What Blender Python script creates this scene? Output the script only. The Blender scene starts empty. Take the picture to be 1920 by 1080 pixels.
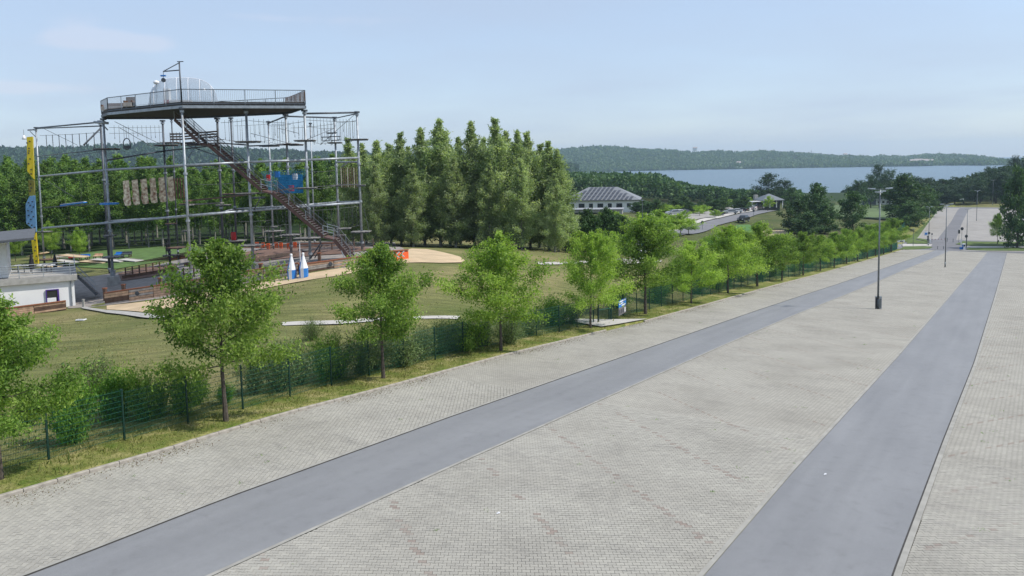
import bpy, bmesh, math, random
import numpy as np
from mathutils import Vector, Matrix, Quaternion
from math import radians, sin, cos, pi, hypot, atan2, sqrt, exp

C = bpy.context.scene
COL = C.collection
rnd = random.Random(7)
rng = np.random.default_rng(11)

# ------------------------------------------------------------------ camera
H0 = 8.6                      # height of the mast camera above the car park
F, CY = 1470.0, 433.76        # focal length and optical axis in photograph pixels
PT, RL = radians(5.0), radians(1.2)
_fw = np.array([0, cos(PT), -sin(PT)]); _u = np.array([0, sin(PT), cos(PT)]); _r = np.array([1.0, 0, 0])
RT = _r*cos(RL) - _u*sin(RL); UP = _u*cos(RL) + _r*sin(RL); FW = _fw
cam_d = bpy.data.cameras.new('camera'); cam = bpy.data.objects.new('camera', cam_d); COL.objects.link(cam)
cam_d.sensor_width = 36.0; cam_d.lens = F/1920*36.0; cam_d.shift_y = -(540-CY)/1920
cam_d.clip_start = 0.1; cam_d.clip_end = 20000
m = Matrix(((RT[0], UP[0], -FW[0]), (RT[1], UP[1], -FW[1]), (RT[2], UP[2], -FW[2]))).to_4x4()
m.translation = (0, 0, H0); cam.matrix_world = m
C.camera = cam

# ------------------------------------------------------------------ light
SUN_EL, SUN_AZ = radians(52), radians(97)      # azimuth clockwise from +Y (the view direction)
world = bpy.data.worlds.new('World'); C.world = world; world.use_nodes = True
wn = world.node_tree.nodes; wl = world.node_tree.links
sd = Vector((sin(SUN_AZ)*cos(SUN_EL), cos(SUN_AZ)*cos(SUN_EL), sin(SUN_EL)))
sun_d = bpy.data.lights.new('sun', 'SUN'); sun = bpy.data.objects.new('sun', sun_d); COL.objects.link(sun)
sun_d.energy = 3.4; sun_d.angle = radians(0.9); sun_d.color = (1.0, 0.955, 0.88)
sun.rotation_euler = (-sd).to_track_quat('-Z', 'Y').to_euler(); sun.location = (60, 0, 90)
C.view_settings.view_transform = 'Standard'; C.view_settings.look = 'None'
C.view_settings.exposure = 0.42; C.view_settings.gamma = 1.0; C.view_settings.use_curve_mapping = False
C.render.engine = 'CYCLES'
C.cycles.use_denoising = True
C.cycles.max_bounces = 6; C.cycles.diffuse_bounces = 2; C.cycles.glossy_bounces = 2
C.cycles.transmission_bounces = 3; C.cycles.transparent_max_bounces = 12; C.cycles.volume_bounces = 0
C.cycles.caustics_reflective = False; C.cycles.caustics_refractive = False

def build_world():
    bg = wn['Background']; bg.inputs['Strength'].default_value = 0.15
    sky = wn.new('ShaderNodeTexSky'); sky.sky_type = 'NISHITA'; sky.sun_disc = False
    sky.sun_elevation = SUN_EL; sky.sun_rotation = SUN_AZ
    sky.air_density = 1.0; sky.dust_density = 0.6; sky.ozone_density = 2.0; sky.altitude = 200
    tc = wn.new('ShaderNodeTexCoord'); sep = wn.new('ShaderNodeSeparateXYZ'); wl.new(tc.outputs['Generated'], sep.inputs[0])
    def math_(op, a, b=None, c=None, clamp=False):
        n = wn.new('ShaderNodeMath'); n.operation = op; n.use_clamp = clamp
        for i, v in enumerate((a, b, c)):
            if v is None: continue
            if isinstance(v, (int, float)): n.inputs[i].default_value = v
            else: wl.new(v, n.inputs[i])
        return n.outputs[0]
    # high thin veil: direction projected on a cloud layer
    zz = math_('MAXIMUM', sep.outputs[2], 0.02); za = math_('ADD', zz, 0.10)
    cx = math_('DIVIDE', sep.outputs[0], za); cy = math_('DIVIDE', sep.outputs[1], za)
    cmb = wn.new('ShaderNodeCombineXYZ'); wl.new(cx, cmb.inputs[0]); wl.new(cy, cmb.inputs[1])
    n1 = wn.new('ShaderNodeTexNoise'); n1.inputs['Scale'].default_value = 0.55; n1.inputs['Detail'].default_value = 6
    n1.inputs['Roughness'].default_value = 0.5; wl.new(cmb.outputs[0], n1.inputs['Vector'])
    r1 = wn.new('ShaderNodeMapRange'); r1.inputs['From Min'].default_value = 0.36; r1.inputs['From Max'].default_value = 0.72
    r1.inputs['To Min'].default_value = 0.62; r1.inputs['To Max'].default_value = 0.86; wl.new(n1.outputs['Fac'], r1.inputs['Value'])
    veil = wn.new('ShaderNodeMixRGB'); wl.new(r1.outputs[0], veil.inputs['Fac']); wl.new(sky.outputs[0], veil.inputs['Color1'])
    veil.inputs['Color2'].default_value = (2.62, 3.10, 3.95, 1)
    # a few small flat cumulus low in the sky
    n2 = wn.new('ShaderNodeTexNoise'); n2.inputs['Scale'].default_value = 9.0; n2.inputs['Detail'].default_value = 5
    mp = wn.new('ShaderNodeMapping'); mp.inputs['Scale'].default_value = (1, 1, 3.0)
    wl.new(tc.outputs['Generated'], mp.inputs[0]); wl.new(mp.outputs[0], n2.inputs['Vector'])
    tot = None
    for (px, py, wx, wy) in ((155, 70, .050, .013), (215, 80, .055, .012), (292, 86, .024, .011), (70, 165, .09, .007), (560, 35, .10, .008)):
        d = RT*(px-960)/F - UP*(py-CY)/F + FW; d = d/np.linalg.norm(d)
        rx = np.cross(d, (0, 0, 1)); rx = rx/np.linalg.norm(rx); ry = np.cross(rx, d)
        def dotn(v):
            n = wn.new('ShaderNodeVectorMath'); n.operation = 'DOT_PRODUCT'; wl.new(tc.outputs['Generated'], n.inputs[0]); n.inputs[1].default_value = tuple(v); return n.outputs['Value']
        a = math_('DIVIDE', dotn(rx), wx); b = math_('DIVIDE', dotn(ry), wy); f = math_('GREATER_THAN', dotn(d), 0.5)
        q = math_('ADD', math_('MULTIPLY', a, a), math_('MULTIPLY', b, b))
        g = math_('MULTIPLY', math_('EXPONENT', math_('MULTIPLY', q, -1.0)), f)
        tot = g if tot is None else math_('ADD', tot, g)
    nn = math_('MULTIPLY_ADD', n2.outputs['Fac'], 2.6, -1.3)
    cm = math_('ADD', tot, nn); r2 = wn.new('ShaderNodeMapRange'); r2.interpolation_type = 'SMOOTHSTEP'
    wl.new(cm, r2.inputs['Value']); r2.inputs['From Min'].default_value = 0.30; r2.inputs['From Max'].default_value = 1.05; r2.inputs['To Max'].default_value = 0.22
    gate = math_('MULTIPLY', r2.outputs[0], math_('GREATER_THAN', tot, 0.02))
    cl = wn.new('ShaderNodeMixRGB'); wl.new(gate, cl.inputs['Fac']); wl.new(veil.outputs[0], cl.inputs['Color1']); cl.inputs['Color2'].default_value = (4.6, 4.3, 4.6, 1)
    wl.new(cl.outputs[0], bg.inputs['Color'])
build_world()

# ------------------------------------------------------------------ pixel <-> place helpers
def ray(px, py): return RT*(px-960)/F - UP*(py-CY)/F + FW
def at(px, py, Y):
    r = ray(px, py); return r*(Y/r[1]) + np.array([0, 0, H0])
def atz(px, py, z):
    r = ray(px, py); return r*((z-H0)/r[2]) + np.array([0, 0, H0])
def pxY(px, Y, z=0.0):            # world x for a photograph column at distance Y
    r0 = at(px, 300, Y); r1 = at(px, 600, Y)
    t = (z-r0[2])/(r1[2]-r0[2]); return r0[0]+(r1[0]-r0[0])*t

# ------------------------------------------------------------------ terrain
S = 0.07018; D = np.array([0.53814324, 0.8428534]); N = np.array([-D[1], D[0]]); AZ = atan2(D[0], D[1])
FLAT = -15.6
def smst(x, a, b):
    t = np.clip((x-a)/(b-a), 0, 1); return t*t*(3-2*t)
def hplane(v):
    z = -S*v; k = 0.9
    d = z-FLAT
    return FLAT + 0.5*(d+np.sqrt(d*d+k*k*4*0.2))
def uvw(u, v):
    xy = N*u + D*v; return xy[0], xy[1]
def plane_uv(px, py):
    r = ray(px, py); t = H0/(-r[2]-S*(r[:2]@D)); q = r*t; return float(q[:2]@N), float(q[:2]@D)
KERB_PX = [(0,938),(107,905),(211,876),(329,842),(397,822),(533,775),(689,740),(824,702),(947,666),(1058,641),(1169,613),(1212,603),(1321,575),(1442,537),(1533,517),(1654,481),(1686,472)]
_k = sorted([plane_uv(*p)[::-1] for p in KERB_PX]); KV = np.array([a for a, b in _k]); KU = np.array([b for a, b in _k])
KU = np.convolve(np.r_[KU[0], KU, KU[-1]], [.25, .5, .25], 'valid')
def ukerb(v): return np.interp(v, KV, KU)
UF = lambda v: ukerb(v)+2.15
CP = [(130,585,72),(200,573,75),(300,560,73),(400,545,72),(480,528,72),(560,512,72),(660,497,74),(213,538,84.6),(300,530,80),(475,501,77),(582,484,79),(672,462,84),
 (140,492,103),(300,472,108),(50,482,103),(450,462,100),(0,620,60),(100,700,42),(300,600,62),(600,607,52),(560,560,58),(850,495,75),(750,520,68),(800,472,88),(870,466,105),(1050,468,100),
 (860,600,53),(1010,495,88),(1060,560,68),(1190,462,130),(1160,500,100),(1300,440,180),(1268,403,235),(1200,422,215),(1380,400,270),(1450,397,300),(1180,397,300),(1440,389,370),
 (1430,440,215),(1600,392,420),(1650,381,430),(700,465,112),(1000,560,66),(-300,520,110),(-200,600,75),(400,440,160),(0,450,170),(800,440,170),(980,430,200)]
pts = [at(*c) for c in CP]
for v in (-20, 0, 15, 30, 45, 60, 80, 105, 130, 160, 190):
    x, y = uvw(float(UF(v))+0.8, v); pts.append(np.array([x, y, hplane(v)]))
for (x, y, z) in ((-400,300,-6),(-250,250,-5),(-400,700,-16),(-150,500,-12),(0,450,-12),(60,600,-15),(150,600,-18),(300,650,-21),(450,600,-21),(500,450,-17),(0,700,-18),(200,750,-24),(-100,0,-2),(-200,100,-3),(350,520,-17),(-60,20,-1)):
    pts.append(np.array([x, y, z], float))
CPX = np.array(pts)
def _fit():
    n = len(CPX); A = np.zeros((n+3, n+3)); d = np.linalg.norm(CPX[:, None, :2]-CPX[None, :, :2], axis=2)
    A[:n, :n] = d; A[:n, :n] -= np.eye(n)*4.0
    A[:n, n] = 1; A[:n, n+1:] = CPX[:, :2]; A[n, :n] = 1; A[n+1:, :n] = CPX[:, :2].T
    b = np.r_[CPX[:, 2], 0, 0, 0]; return np.linalg.solve(A, b)
W_ = _fit()
def rbf(x, y):
    out = np.empty(x.shape); xf = x.ravel(); yf = y.ravel(); o = np.empty(xf.shape)
    for i in range(0, len(xf), 20000):
        a = xf[i:i+20000]; b = yf[i:i+20000]
        d = np.sqrt((a[:, None]-CPX[None, :, 0])**2+(b[:, None]-CPX[None, :, 1])**2)
        o[i:i+20000] = d@W_[:-3] + W_[-3] + W_[-2]*a + W_[-1]*b
    return o.reshape(x.shape)
LAKE = -26.4
def height(x, y):
    x = np.atleast_1d(np.asarray(x, float)); y = np.atleast_1d(np.asarray(y, float))
    u = x*N[0]+y*N[1]; v = x*D[0]+y*D[1]
    hp = hplane(v)
    r = np.hypot(x, y); near = rbf(x, y)
    az = np.degrees(np.arctan2(x, np.maximum(y, 1)))
    lakew = smst(az, -2, 4)
    far = -24*(1-lakew) + -30*lakew
    g = near*(1-smst(r, 640, 860)) + far*smst(r, 640, 860)
    w = smst(u, ukerb(v)+1.2, ukerb(v)+9)
    w = np.maximum(w, smst(v, 430, 520))
    # strip between the two car parks: park level
    return hp*(1-w) + g*w
def hz(x, y): return float(height(x, y)[0])
def G(px, py, y0=6.0):           # first meeting of a photograph ray with the terrain
    r = ray(px, py); r = r/r[1]
    ys = np.concatenate([np.arange(y0, 120, .25), np.arange(120, 500, 1.0), np.arange(500, 1200, 5.0)])
    P = r[None, :]*ys[:, None]; hh = height(P[:, 0], P[:, 1]); d = P[:, 2]+H0-hh
    i = int(np.argmax(d < 0))
    if i == 0: i = len(ys)-1
    t = d[i-1]/(d[i-1]-d[i]) if d[i-1] != d[i] else 0
    Y = ys[i-1]+(ys[i]-ys[i-1])*t
    return np.array([r[0]*Y, Y, r[2]*Y+H0])
def to_uv(P): return float(P[0]*N[0]+P[1]*N[1]), float(P[0]*D[0]+P[1]*D[1])

# ------------------------------------------------------------------ object helpers
def link(o, parent=None):
    COL.objects.link(o)
    if parent is not None: o.parent = parent
    return o
def tag(o, label=None, cat=None, group=None, kind=None):
    if label: o['label'] = label
    if cat: o['category'] = cat
    if group: o['group'] = group
    if kind: o['kind'] = kind
    return o
def thing(name, label, cat, loc=(0, 0, 0), rz=0.0, group=None):
    o = bpy.data.objects.new(name, None); COL.objects.link(o); o.location = loc; o.rotation_euler = (0, 0, rz)
    o.empty_display_size = 0.3
    return tag(o, label, cat, group)
def copy_thing(o, loc, rz=None, label=None, scale=None, group=None):
    r = o.copy(); COL.objects.link(r); r.location = loc
    if rz is not None: r.rotation_euler = (0, 0, rz)
    if scale is not None: r.scale = (scale,)*3 if isinstance(scale, (int, float)) else scale
    if label: r['label'] = label
    if group: r['group'] = group
    for ch in o.children:
        c = ch.copy(); COL.objects.link(c); c.parent = r
        for g in ch.children:
            d = g.copy(); COL.objects.link(d); d.parent = c
    return r
def np_mesh(name, V, sizes, loops, mat=None, attr=None, smooth=False):
    me = bpy.data.meshes.new(name); V = np.asarray(V, np.float32)
    sizes = np.asarray(sizes, np.int32); loops = np.asarray(loops, np.int32)
    me.vertices.add(len(V)); me.vertices.foreach_set('co', V.ravel())
    me.loops.add(len(loops)); me.loops.foreach_set('vertex_index', loops)
    me.polygons.add(len(sizes)); me.polygons.foreach_set('loop_start', np.r_[0, np.cumsum(sizes)[:-1]].astype(np.int32))
    me.polygons.foreach_set('use_smooth', np.full(len(sizes), smooth))
    if attr:
        for k, a in attr.items():
            at_ = me.attributes.new(k, 'FLOAT', 'POINT'); at_.data.foreach_set('value', np.asarray(a, np.float32))
    me.update(calc_edges=True); me.validate()
    if mat: me.materials.append(mat)
    return me
class MB:
    def __init__(s): s.v = []; s.f = []
    def add(s, vs, fs):
        b = len(s.v); s.v += [tuple(map(float, p)) for p in vs]; s.f += [tuple(b+i for i in f) for f in fs]; return s
    def box(s, c, d, rz=0.0, tilt=0.0):
        cx, cy, cz = c; dx, dy, dz = [q/2 for q in d]; ca, sa = cos(rz), sin(rz); vs = []
        for z in (-dz, dz):
            for x, y in ((-dx, -dy), (dx, -dy), (dx, dy), (-dx, dy)):
                X, Y, Z = x, y, z+x*tilt
                vs.append((cx+X*ca-Y*sa, cy+X*sa+Y*ca, cz+Z))
        return s.add(vs, [(3,2,1,0),(4,5,6,7),(0,1,5,4),(1,2,6,5),(2,3,7,6),(3,0,4,7)])
    def tube(s, a, b, r0, r1=None, n=6, cap=True):
        a = Vector(a); b = Vector(b); r1 = r0 if r1 is None else r1; d = b-a
        if d.length < 1e-6: return s
        d.normalize(); x = d.orthogonal().normalized(); y = d.cross(x); vs = []
        for p, r in ((a, r0), (b, r1)):
            for i in range(n):
                t = 2*pi*i/n; vs.append(p+(x*cos(t)+y*sin(t))*r)
        fs = [(i, (i+1) % n, n+(i+1) % n, n+i) for i in range(n)]
        if cap: fs += [tuple(range(n-1, -1, -1)), tuple(range(n, 2*n))]
        return s.add(vs, fs)
    def poly(s, pts, r, n=5):
        for a, b in zip(pts[:-1], pts[1:]): s.tube(a, b, r, n=n)
        return s
    def beam(s, a, b, w, h):           # rectangular bar between two points
        a = Vector(a); b = Vector(b); d = (b-a).normalized(); x = d.cross(Vector((0, 0, 1)))
        x = x.normalized() if x.length > 1e-4 else Vector((1, 0, 0)); y = x.cross(d); vs = []
        for p in (a, b):
            for i, j in ((-1, -1), (1, -1), (1, 1), (-1, 1)): vs.append(p+x*w/2*i+y*h/2*j)
        return s.add(vs, [(3,2,1,0),(4,5,6,7),(0,1,5,4),(1,2,6,5),(2,3,7,6),(3,0,4,7)])
    def prism(s, pts, z0, z1):
        n = len(pts); vs = [(p[0], p[1], z0) for p in pts]+[(p[0], p[1], z1) for p in pts]
        return s.add(vs, [tuple(range(n-1, -1, -1)), tuple(range(n, 2*n))]+[(i, (i+1) % n, n+(i+1) % n, n+i) for i in range(n)])
    def plate(s, pts, _, th):          # upright outline thickened away from the camera
        n = len(pts); vs = [tuple(p) for p in pts]+[(p[0], p[1]+th, p[2]) for p in pts]
        return s.add(vs, [tuple(range(n)), tuple(range(2*n-1, n-1, -1))]+[(i, (i+1) % n, n+(i+1) % n, n+i) for i in range(n)])
    def slab(s, pts, th):              # polygon of 3-D points thickened downwards
        n = len(pts); vs = [tuple(p) for p in pts]+[(p[0], p[1], p[2]-th) for p in pts]
        return s.add(vs, [tuple(range(n)), tuple(range(2*n-1, n-1, -1))]+[(i, n+i, n+(i+1) % n, (i+1) % n) for i in range(n)])
    def lathe(s, c, prof, n=12):
        vs = []
        for r, z in prof:
            for i in range(n): vs.append((c[0]+r*cos(2*pi*i/n), c[1]+r*sin(2*pi*i/n), c[2]+z))
        fs = []
        for k in range(len(prof)-1):
            for i in range(n): fs.append((k*n+i, k*n+(i+1) % n, (k+1)*n+(i+1) % n, (k+1)*n+i))
        fs += [tuple(range(n-1, -1, -1)), tuple((len(prof)-1)*n+i for i in range(n))]
        return s.add(vs, fs)
    def mesh(s, name, mat, smooth=False):
        me = bpy.data.meshes.new(name); me.from_pydata(s.v, [], s.f); me.materials.append(mat)
        if smooth: me.polygons.foreach_set('use_smooth', [True]*len(me.polygons))
        me.update(); return me
    def build(s, name, mat, parent=None, smooth=False, kind=None):
        o = bpy.data.objects.new(name, s.mesh(name, mat, smooth)); link(o, parent)
        if kind: o['kind'] = kind
        return o
def inst(name, me, parent, loc=(0, 0, 0), rot=(0, 0, 0), scale=(1, 1, 1)):
    o = bpy.data.objects.new(name, me); link(o, parent); o.location = loc; o.rotation_euler = rot; o.scale = scale; return o

# ------------------------------------------------------------------ materials
def node_mat(name):
    mt = bpy.data.materials.new(name); mt.use_nodes = True; nt = mt.node_tree
    return mt, nt, nt.nodes, nt.links, nt.nodes['Principled BSDF']
MC = {}
def mat(name, col, rough=0.7, metal=0.0, var=0.15, scale=6.0, bump=0.0, spec=0.3, col2=None):
    if name in MC: return MC[name]
    mt, nt, n, l, b = node_mat(name)
    b.inputs['Roughness'].default_value = rough; b.inputs['Metallic'].default_value = metal
    b.inputs['Specular IOR Level'].default_value = spec
    tc = n.new('ShaderNodeTexCoord'); nz = n.new('ShaderNodeTexNoise'); nz.inputs['Scale'].default_value = scale; nz.inputs['Detail'].default_value = 5
    l.new(tc.outputs['Object'], nz.inputs['Vector'])
    mr = n.new('ShaderNodeMapRange'); mr.inputs['From Min'].default_value = .3; mr.inputs['From Max'].default_value = .7; l.new(nz.outputs['Fac'], mr.inputs[0])
    mx = n.new('ShaderNodeMixRGB'); l.new(mr.outputs[0], mx.inputs[0])
    c2 = col2 if col2 else tuple(c*(1+var) for c in col)
    mx.inputs[1].default_value = tuple(c*(1-var) for c in col)+(1,) if not col2 else tuple(col)+(1,); mx.inputs[2].default_value = tuple(min(1, c) for c in c2)+(1,)
    l.new(mx.outputs[0], b.inputs['Base Color'])
    if bump:
        bp = n.new('ShaderNodeBump'); bp.inputs['Strength'].default_value = bump; bp.inputs['Distance'].default_value = .02; l.new(nz.outputs['Fac'], bp.inputs['Height']); l.new(bp.outputs[0], b.inputs['Normal'])
    MC[name] = mt; return mt
def leaf_mat(name, dark, mid, light, trans=0.3, obvar=0.25, rough=0.5):
    mt, nt, n, l, b = node_mat(name)
    a = n.new('ShaderNodeAttribute'); a.attribute_name = 'tint'
    rp = n.new('ShaderNodeValToRGB'); e = rp.color_ramp.elements
    e[0].position = 0.0; e[0].color = dark+(1,); e[1].position = 1.0; e[1].color = light+(1,)
    q = rp.color_ramp.elements.new(0.5); q.color = mid+(1,); l.new(a.outputs['Fac'], rp.inputs[0])
    oi = n.new('ShaderNodeObjectInfo'); mr = n.new('ShaderNodeMapRange'); mr.inputs['To Min'].default_value = 1-obvar; mr.inputs['To Max'].default_value = 1+obvar
    l.new(oi.outputs['Random'], mr.inputs[0]); mu = n.new('ShaderNodeMixRGB'); mu.blend_type = 'MULTIPLY'; mu.inputs[0].default_value = 1
    l.new(rp.outputs[0], mu.inputs[1]); l.new(mr.outputs[0], mu.inputs[2])
    l.new(mu.outputs[0], b.inputs['Base Color']); b.inputs['Roughness'].default_value = rough; b.inputs['Specular IOR Level'].default_value = 0.25
    tr = n.new('ShaderNodeBsdfTranslucent'); br = n.new('ShaderNodeMixRGB'); br.blend_type = 'MULTIPLY'; br.inputs[0].default_value = 1; br.inputs[2].default_value = (1.5, 1.6, .7, 1)
    l.new(mu.outputs[0], br.inputs[1]); l.new(br.outputs[0], tr.inputs[0])
    ms = n.new('ShaderNodeMixShader'); ms.inputs[0].default_value = trans; l.new(b.outputs[0], ms.inputs[1]); l.new(tr.outputs[0], ms.inputs[2])
    l.new(ms.outputs[0], n['Material Output'].inputs[0]); return mt
M = dict(
 steel=mat('galvanised_steel', (.30,.33,.36), .45, .35, .25, 3.0, spec=.5),
 dsteel=mat('dark_steel', (.085,.095,.11), .5, .3, .25, 3.0),
 rope=mat('grey_rope', (.10,.105,.11), .9), rust=mat('stair_brown_steel', (.115,.065,.055), .6, .2, .3, 4.0),
 tread=mat('stair_grating', (.19,.165,.16), .6, .4), plat=mat('weathered_plank', (.22,.21,.20), .8, 0, .3, 5.0),
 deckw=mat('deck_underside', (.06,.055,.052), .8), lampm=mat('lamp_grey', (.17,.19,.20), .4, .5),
 cabinet=mat('cabinet_grey', (.42,.45,.46), .5, .1),
 fence=mat('fence_green', (.008,.090,.055), .4, .2, .3, 4.0, spec=.5),
 fpost=mat('fence_post_green', (.006,.036,.026), .4, .2, .3, 4.0, spec=.5),
 conc=mat('concrete', (.36,.35,.33), .85, 0, .18, 2.5, .2), white=mat('white_plaster', (.80,.80,.79), .7, 0, .04, 1.0),
 roof=mat('grey_roof', (.10,.105,.115), .7, 0, .15, 2.0), glass=mat('dark_window_glass', (.02,.025,.03), .08, 0, .1, 1.0, spec=.8),
 blue=mat('blue_paint', (.03,.19,.55), .45, 0, .1), yellow=mat('yellow_panel', (.75,.56,.02), .5, 0, .08, 2.0), olive=mat('olive_panel', (.23,.20,.03), .6, 0, .1, 2.0),
 lblue=mat('light_blue_panel', (.16,.33,.55), .5, 0, .1, 2.0), hold=mat('climbing_hold', (.03,.035,.05), .7),
 red=mat('red_paint', (.50,.03,.03), .5), orange=mat('orange_cloth', (.75,.12,.03), .7), black=mat('black_matt', (.015,.015,.018), .6),
 whitep=mat('white_paint', (.78,.78,.80), .45, 0, .04), path=mat('light_paving', (.44,.42,.39), .85, 0, .12, .8),
 bark=mat('bark_grey_brown', (.085,.070,.058), .9, 0, .35, 9.0, .5), pbark=mat('poplar_bark_pale', (.26,.25,.22), .9, 0, .35, 3.0, .4),
 plaza=mat('plaza_paving', (.27,.245,.225), .85, 0, .2, 1.2), wood=mat('warm_plank', (.55,.36,.24), .75, 0, .3, 3.0), silverwood=mat('silvered_plank', (.42,.37,.33), .8, 0, .25, 3.0),
 dwood=mat('dark_plank', (.14,.085,.06), .8, 0, .3, 3.0), cap=mat('orange_brown_cap', (.26,.10,.05), .6), purple=mat('purple_frame', (.07,.03,.22), .6),
)
L = dict(
 street=leaf_mat('leaf_street_tree', (.040,.092,.014), (.170,.280,.050), (.35,.46,.12), .47, .14),
 bright=leaf_mat('leaf_bright_tree', (.090,.180,.024), (.255,.385,.062), (.43,.54,.15), .46, .10),
 poplar=leaf_mat('leaf_poplar', (.125,.185,.095), (.275,.345,.180), (.50,.55,.38), .52, .12, .4),
 forest=leaf_mat('leaf_forest', (.022,.058,.018), (.048,.105,.030), (.10,.17,.048), .22, .22),
 grove=leaf_mat('leaf_grove', (.040,.095,.020), (.105,.195,.038), (.21,.31,.070), .28, .30),
 dark=leaf_mat('leaf_dark_pine', (.014,.042,.015), (.032,.075,.025), (.066,.125,.040), .15, .2),
 hill=leaf_mat('leaf_far_hill', (.040,.085,.028), (.075,.140,.040), (.13,.20,.060), .2, 0),
 willow=leaf_mat('leaf_willow', (.060,.105,.036), (.135,.195,.070), (.23,.29,.12), .25, .15),
 bush=leaf_mat('leaf_bush', (.040,.11,.014), (.115,.245,.030), (.22,.38,.06), .32, .15),
)

# ------------------------------------------------------------------ ground sheets
def grow(a, b, s0, k):
    out = [a]; s = s0
    while out[-1] < b: out.append(out[-1]+s); s *= k
    return out
def ground_mat():
    mt, nt, n, l, b = node_mat('ground_cover'); b.inputs['Roughness'].default_value = .95; b.inputs['Specular IOR Level'].default_value = .1
    tc = n.new('ShaderNodeTexCoord')
    def noise(sc, det=5, vec=None, ro=.55):
        q = n.new('ShaderNodeTexNoise'); q.inputs['Scale'].default_value = sc; q.inputs['Detail'].default_value = det; q.inputs['Roughness'].default_value = ro; l.new(vec or tc.outputs['Object'], q.inputs['Vector']); return q.outputs['Fac']
    def ramp(src, stops):
        r = n.new('ShaderNodeValToRGB'); e = r.color_ramp.elements; e[0].position = stops[0][0]; e[0].color = stops[0][1]+(1,); e[1].position = stops[-1][0]; e[1].color = stops[-1][1]+(1,)
        for p, c in stops[1:-1]: q = e.new(p); q.color = c+(1,)
        l.new(src, r.inputs[0]); return r.outputs[0]
    def mix(f, a, c, mode='MIX'):
        q = n.new('ShaderNodeMixRGB'); q.blend_type = mode
        for i, v in enumerate((f, a, c)):
            if isinstance(v, (int, float)): q.inputs[i].default_value = v
            elif isinstance(v, tuple): q.inputs[i].default_value = v+(1,)
            else: l.new(v, q.inputs[i])
        return q.outputs[0]
    big = ramp(noise(.10, 4), [(.32, (.120,.145,.050)), (.5, (.182,.188,.078)), (.66, (.250,.225,.112))])
    mp = n.new('ShaderNodeMapping'); mp.inputs['Scale'].default_value = (.35, 2.2, 1); mp.inputs['Rotation'].default_value = (0, 0, .1); l.new(tc.outputs['Object'], mp.inputs[0])
    streak = ramp(noise(1.0, 4, mp.outputs[0]), [(.35, (.62,.62,.62)), (.65, (1.2,1.15,1.1))])
    g = mix(.75, big, streak, 'MULTIPLY')
    fine = ramp(noise(9, 6, ro=.7), [(.3, (.45,.47,.45)), (.7, (1.35,1.35,1.3))]); g = mix(.9, g, fine, 'MULTIPLY')
    at1 = n.new('ShaderNodeAttribute'); at1.attribute_name = 'verge'
    vg = ramp(noise(.9, 6, ro=.65), [(.34, (.085,.135,.022)), (.50, (.18,.19,.055)), (.66, (.33,.29,.135))]); vg = mix(.8, vg, fine, 'MULTIPLY')
    g = mix(at1.outputs['Fac'], g, vg)
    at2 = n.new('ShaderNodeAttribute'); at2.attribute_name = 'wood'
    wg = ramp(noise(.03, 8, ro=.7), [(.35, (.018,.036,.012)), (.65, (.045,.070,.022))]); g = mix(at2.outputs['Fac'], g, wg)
    l.new(g, b.inputs['Base Color'])
    bp = n.new('ShaderNodeBump'); bp.inputs['Strength'].default_value = .7; bp.inputs['Distance'].default_value = .05; l.new(noise(14, 4), bp.inputs['Height']); l.new(bp.outputs[0], b.inputs['Normal'])
    return mt
GM = ground_mat()
us = sorted(set([-x for x in grow(1.0, 5200, 3.0, 1.09)]+[-.25, -.02, .0, .13, .4, .9, 1.5, 2.1, 2.8, 3.8]+grow(4.8, 5600, 1.1, 1.045)))
vs_ = sorted(set(grow(-30, 6000, 1.3, 1.012)+[213.0, 213.6, 430.0]))
UO, VV = np.meshgrid(np.array(us), np.array(vs_)); UU = UO+ukerb(VV)
X = N[0]*UU+D[0]*VV; Y = N[1]*UU+D[1]*VV; Z = height(X, Y)
inpark = (UO < 0.06) & (VV < 435)
Z = np.where(inpark, Z-.45, Z+np.where((UO < 3) & (VV < 213.5), .10, 0)-np.where(VV > 213.3, .12*(1-smst(UO, 0, 30)), 0))
Z += np.where((UO > 4) & (VV > 0), .05*np.sin(X*.9)*np.sin(Y*.7+1), 0)*smst(UO, 4, 10)
nu, nv = len(us), len(vs_)
idx = np.arange(nu*nv).reshape(nv, nu)
q = np.stack([idx[:-1, 1:], idx[:-1, :-1], idx[1:, :-1], idx[1:, 1:]], -1).reshape(-1, 4)
verge = np.where((UO > -.5) & (UO < 4.0), 1.0, 0.0)*(1-smst(UO, 2.2, 4.2))
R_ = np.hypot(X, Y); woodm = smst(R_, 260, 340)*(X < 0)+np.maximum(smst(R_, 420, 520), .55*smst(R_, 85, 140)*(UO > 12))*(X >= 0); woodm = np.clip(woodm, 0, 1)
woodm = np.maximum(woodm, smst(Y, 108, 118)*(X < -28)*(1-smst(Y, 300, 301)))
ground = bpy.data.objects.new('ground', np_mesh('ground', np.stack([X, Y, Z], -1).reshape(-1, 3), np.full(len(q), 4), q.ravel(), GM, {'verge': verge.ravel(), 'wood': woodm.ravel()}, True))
link(ground); tag(ground, kind='structure')

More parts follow.
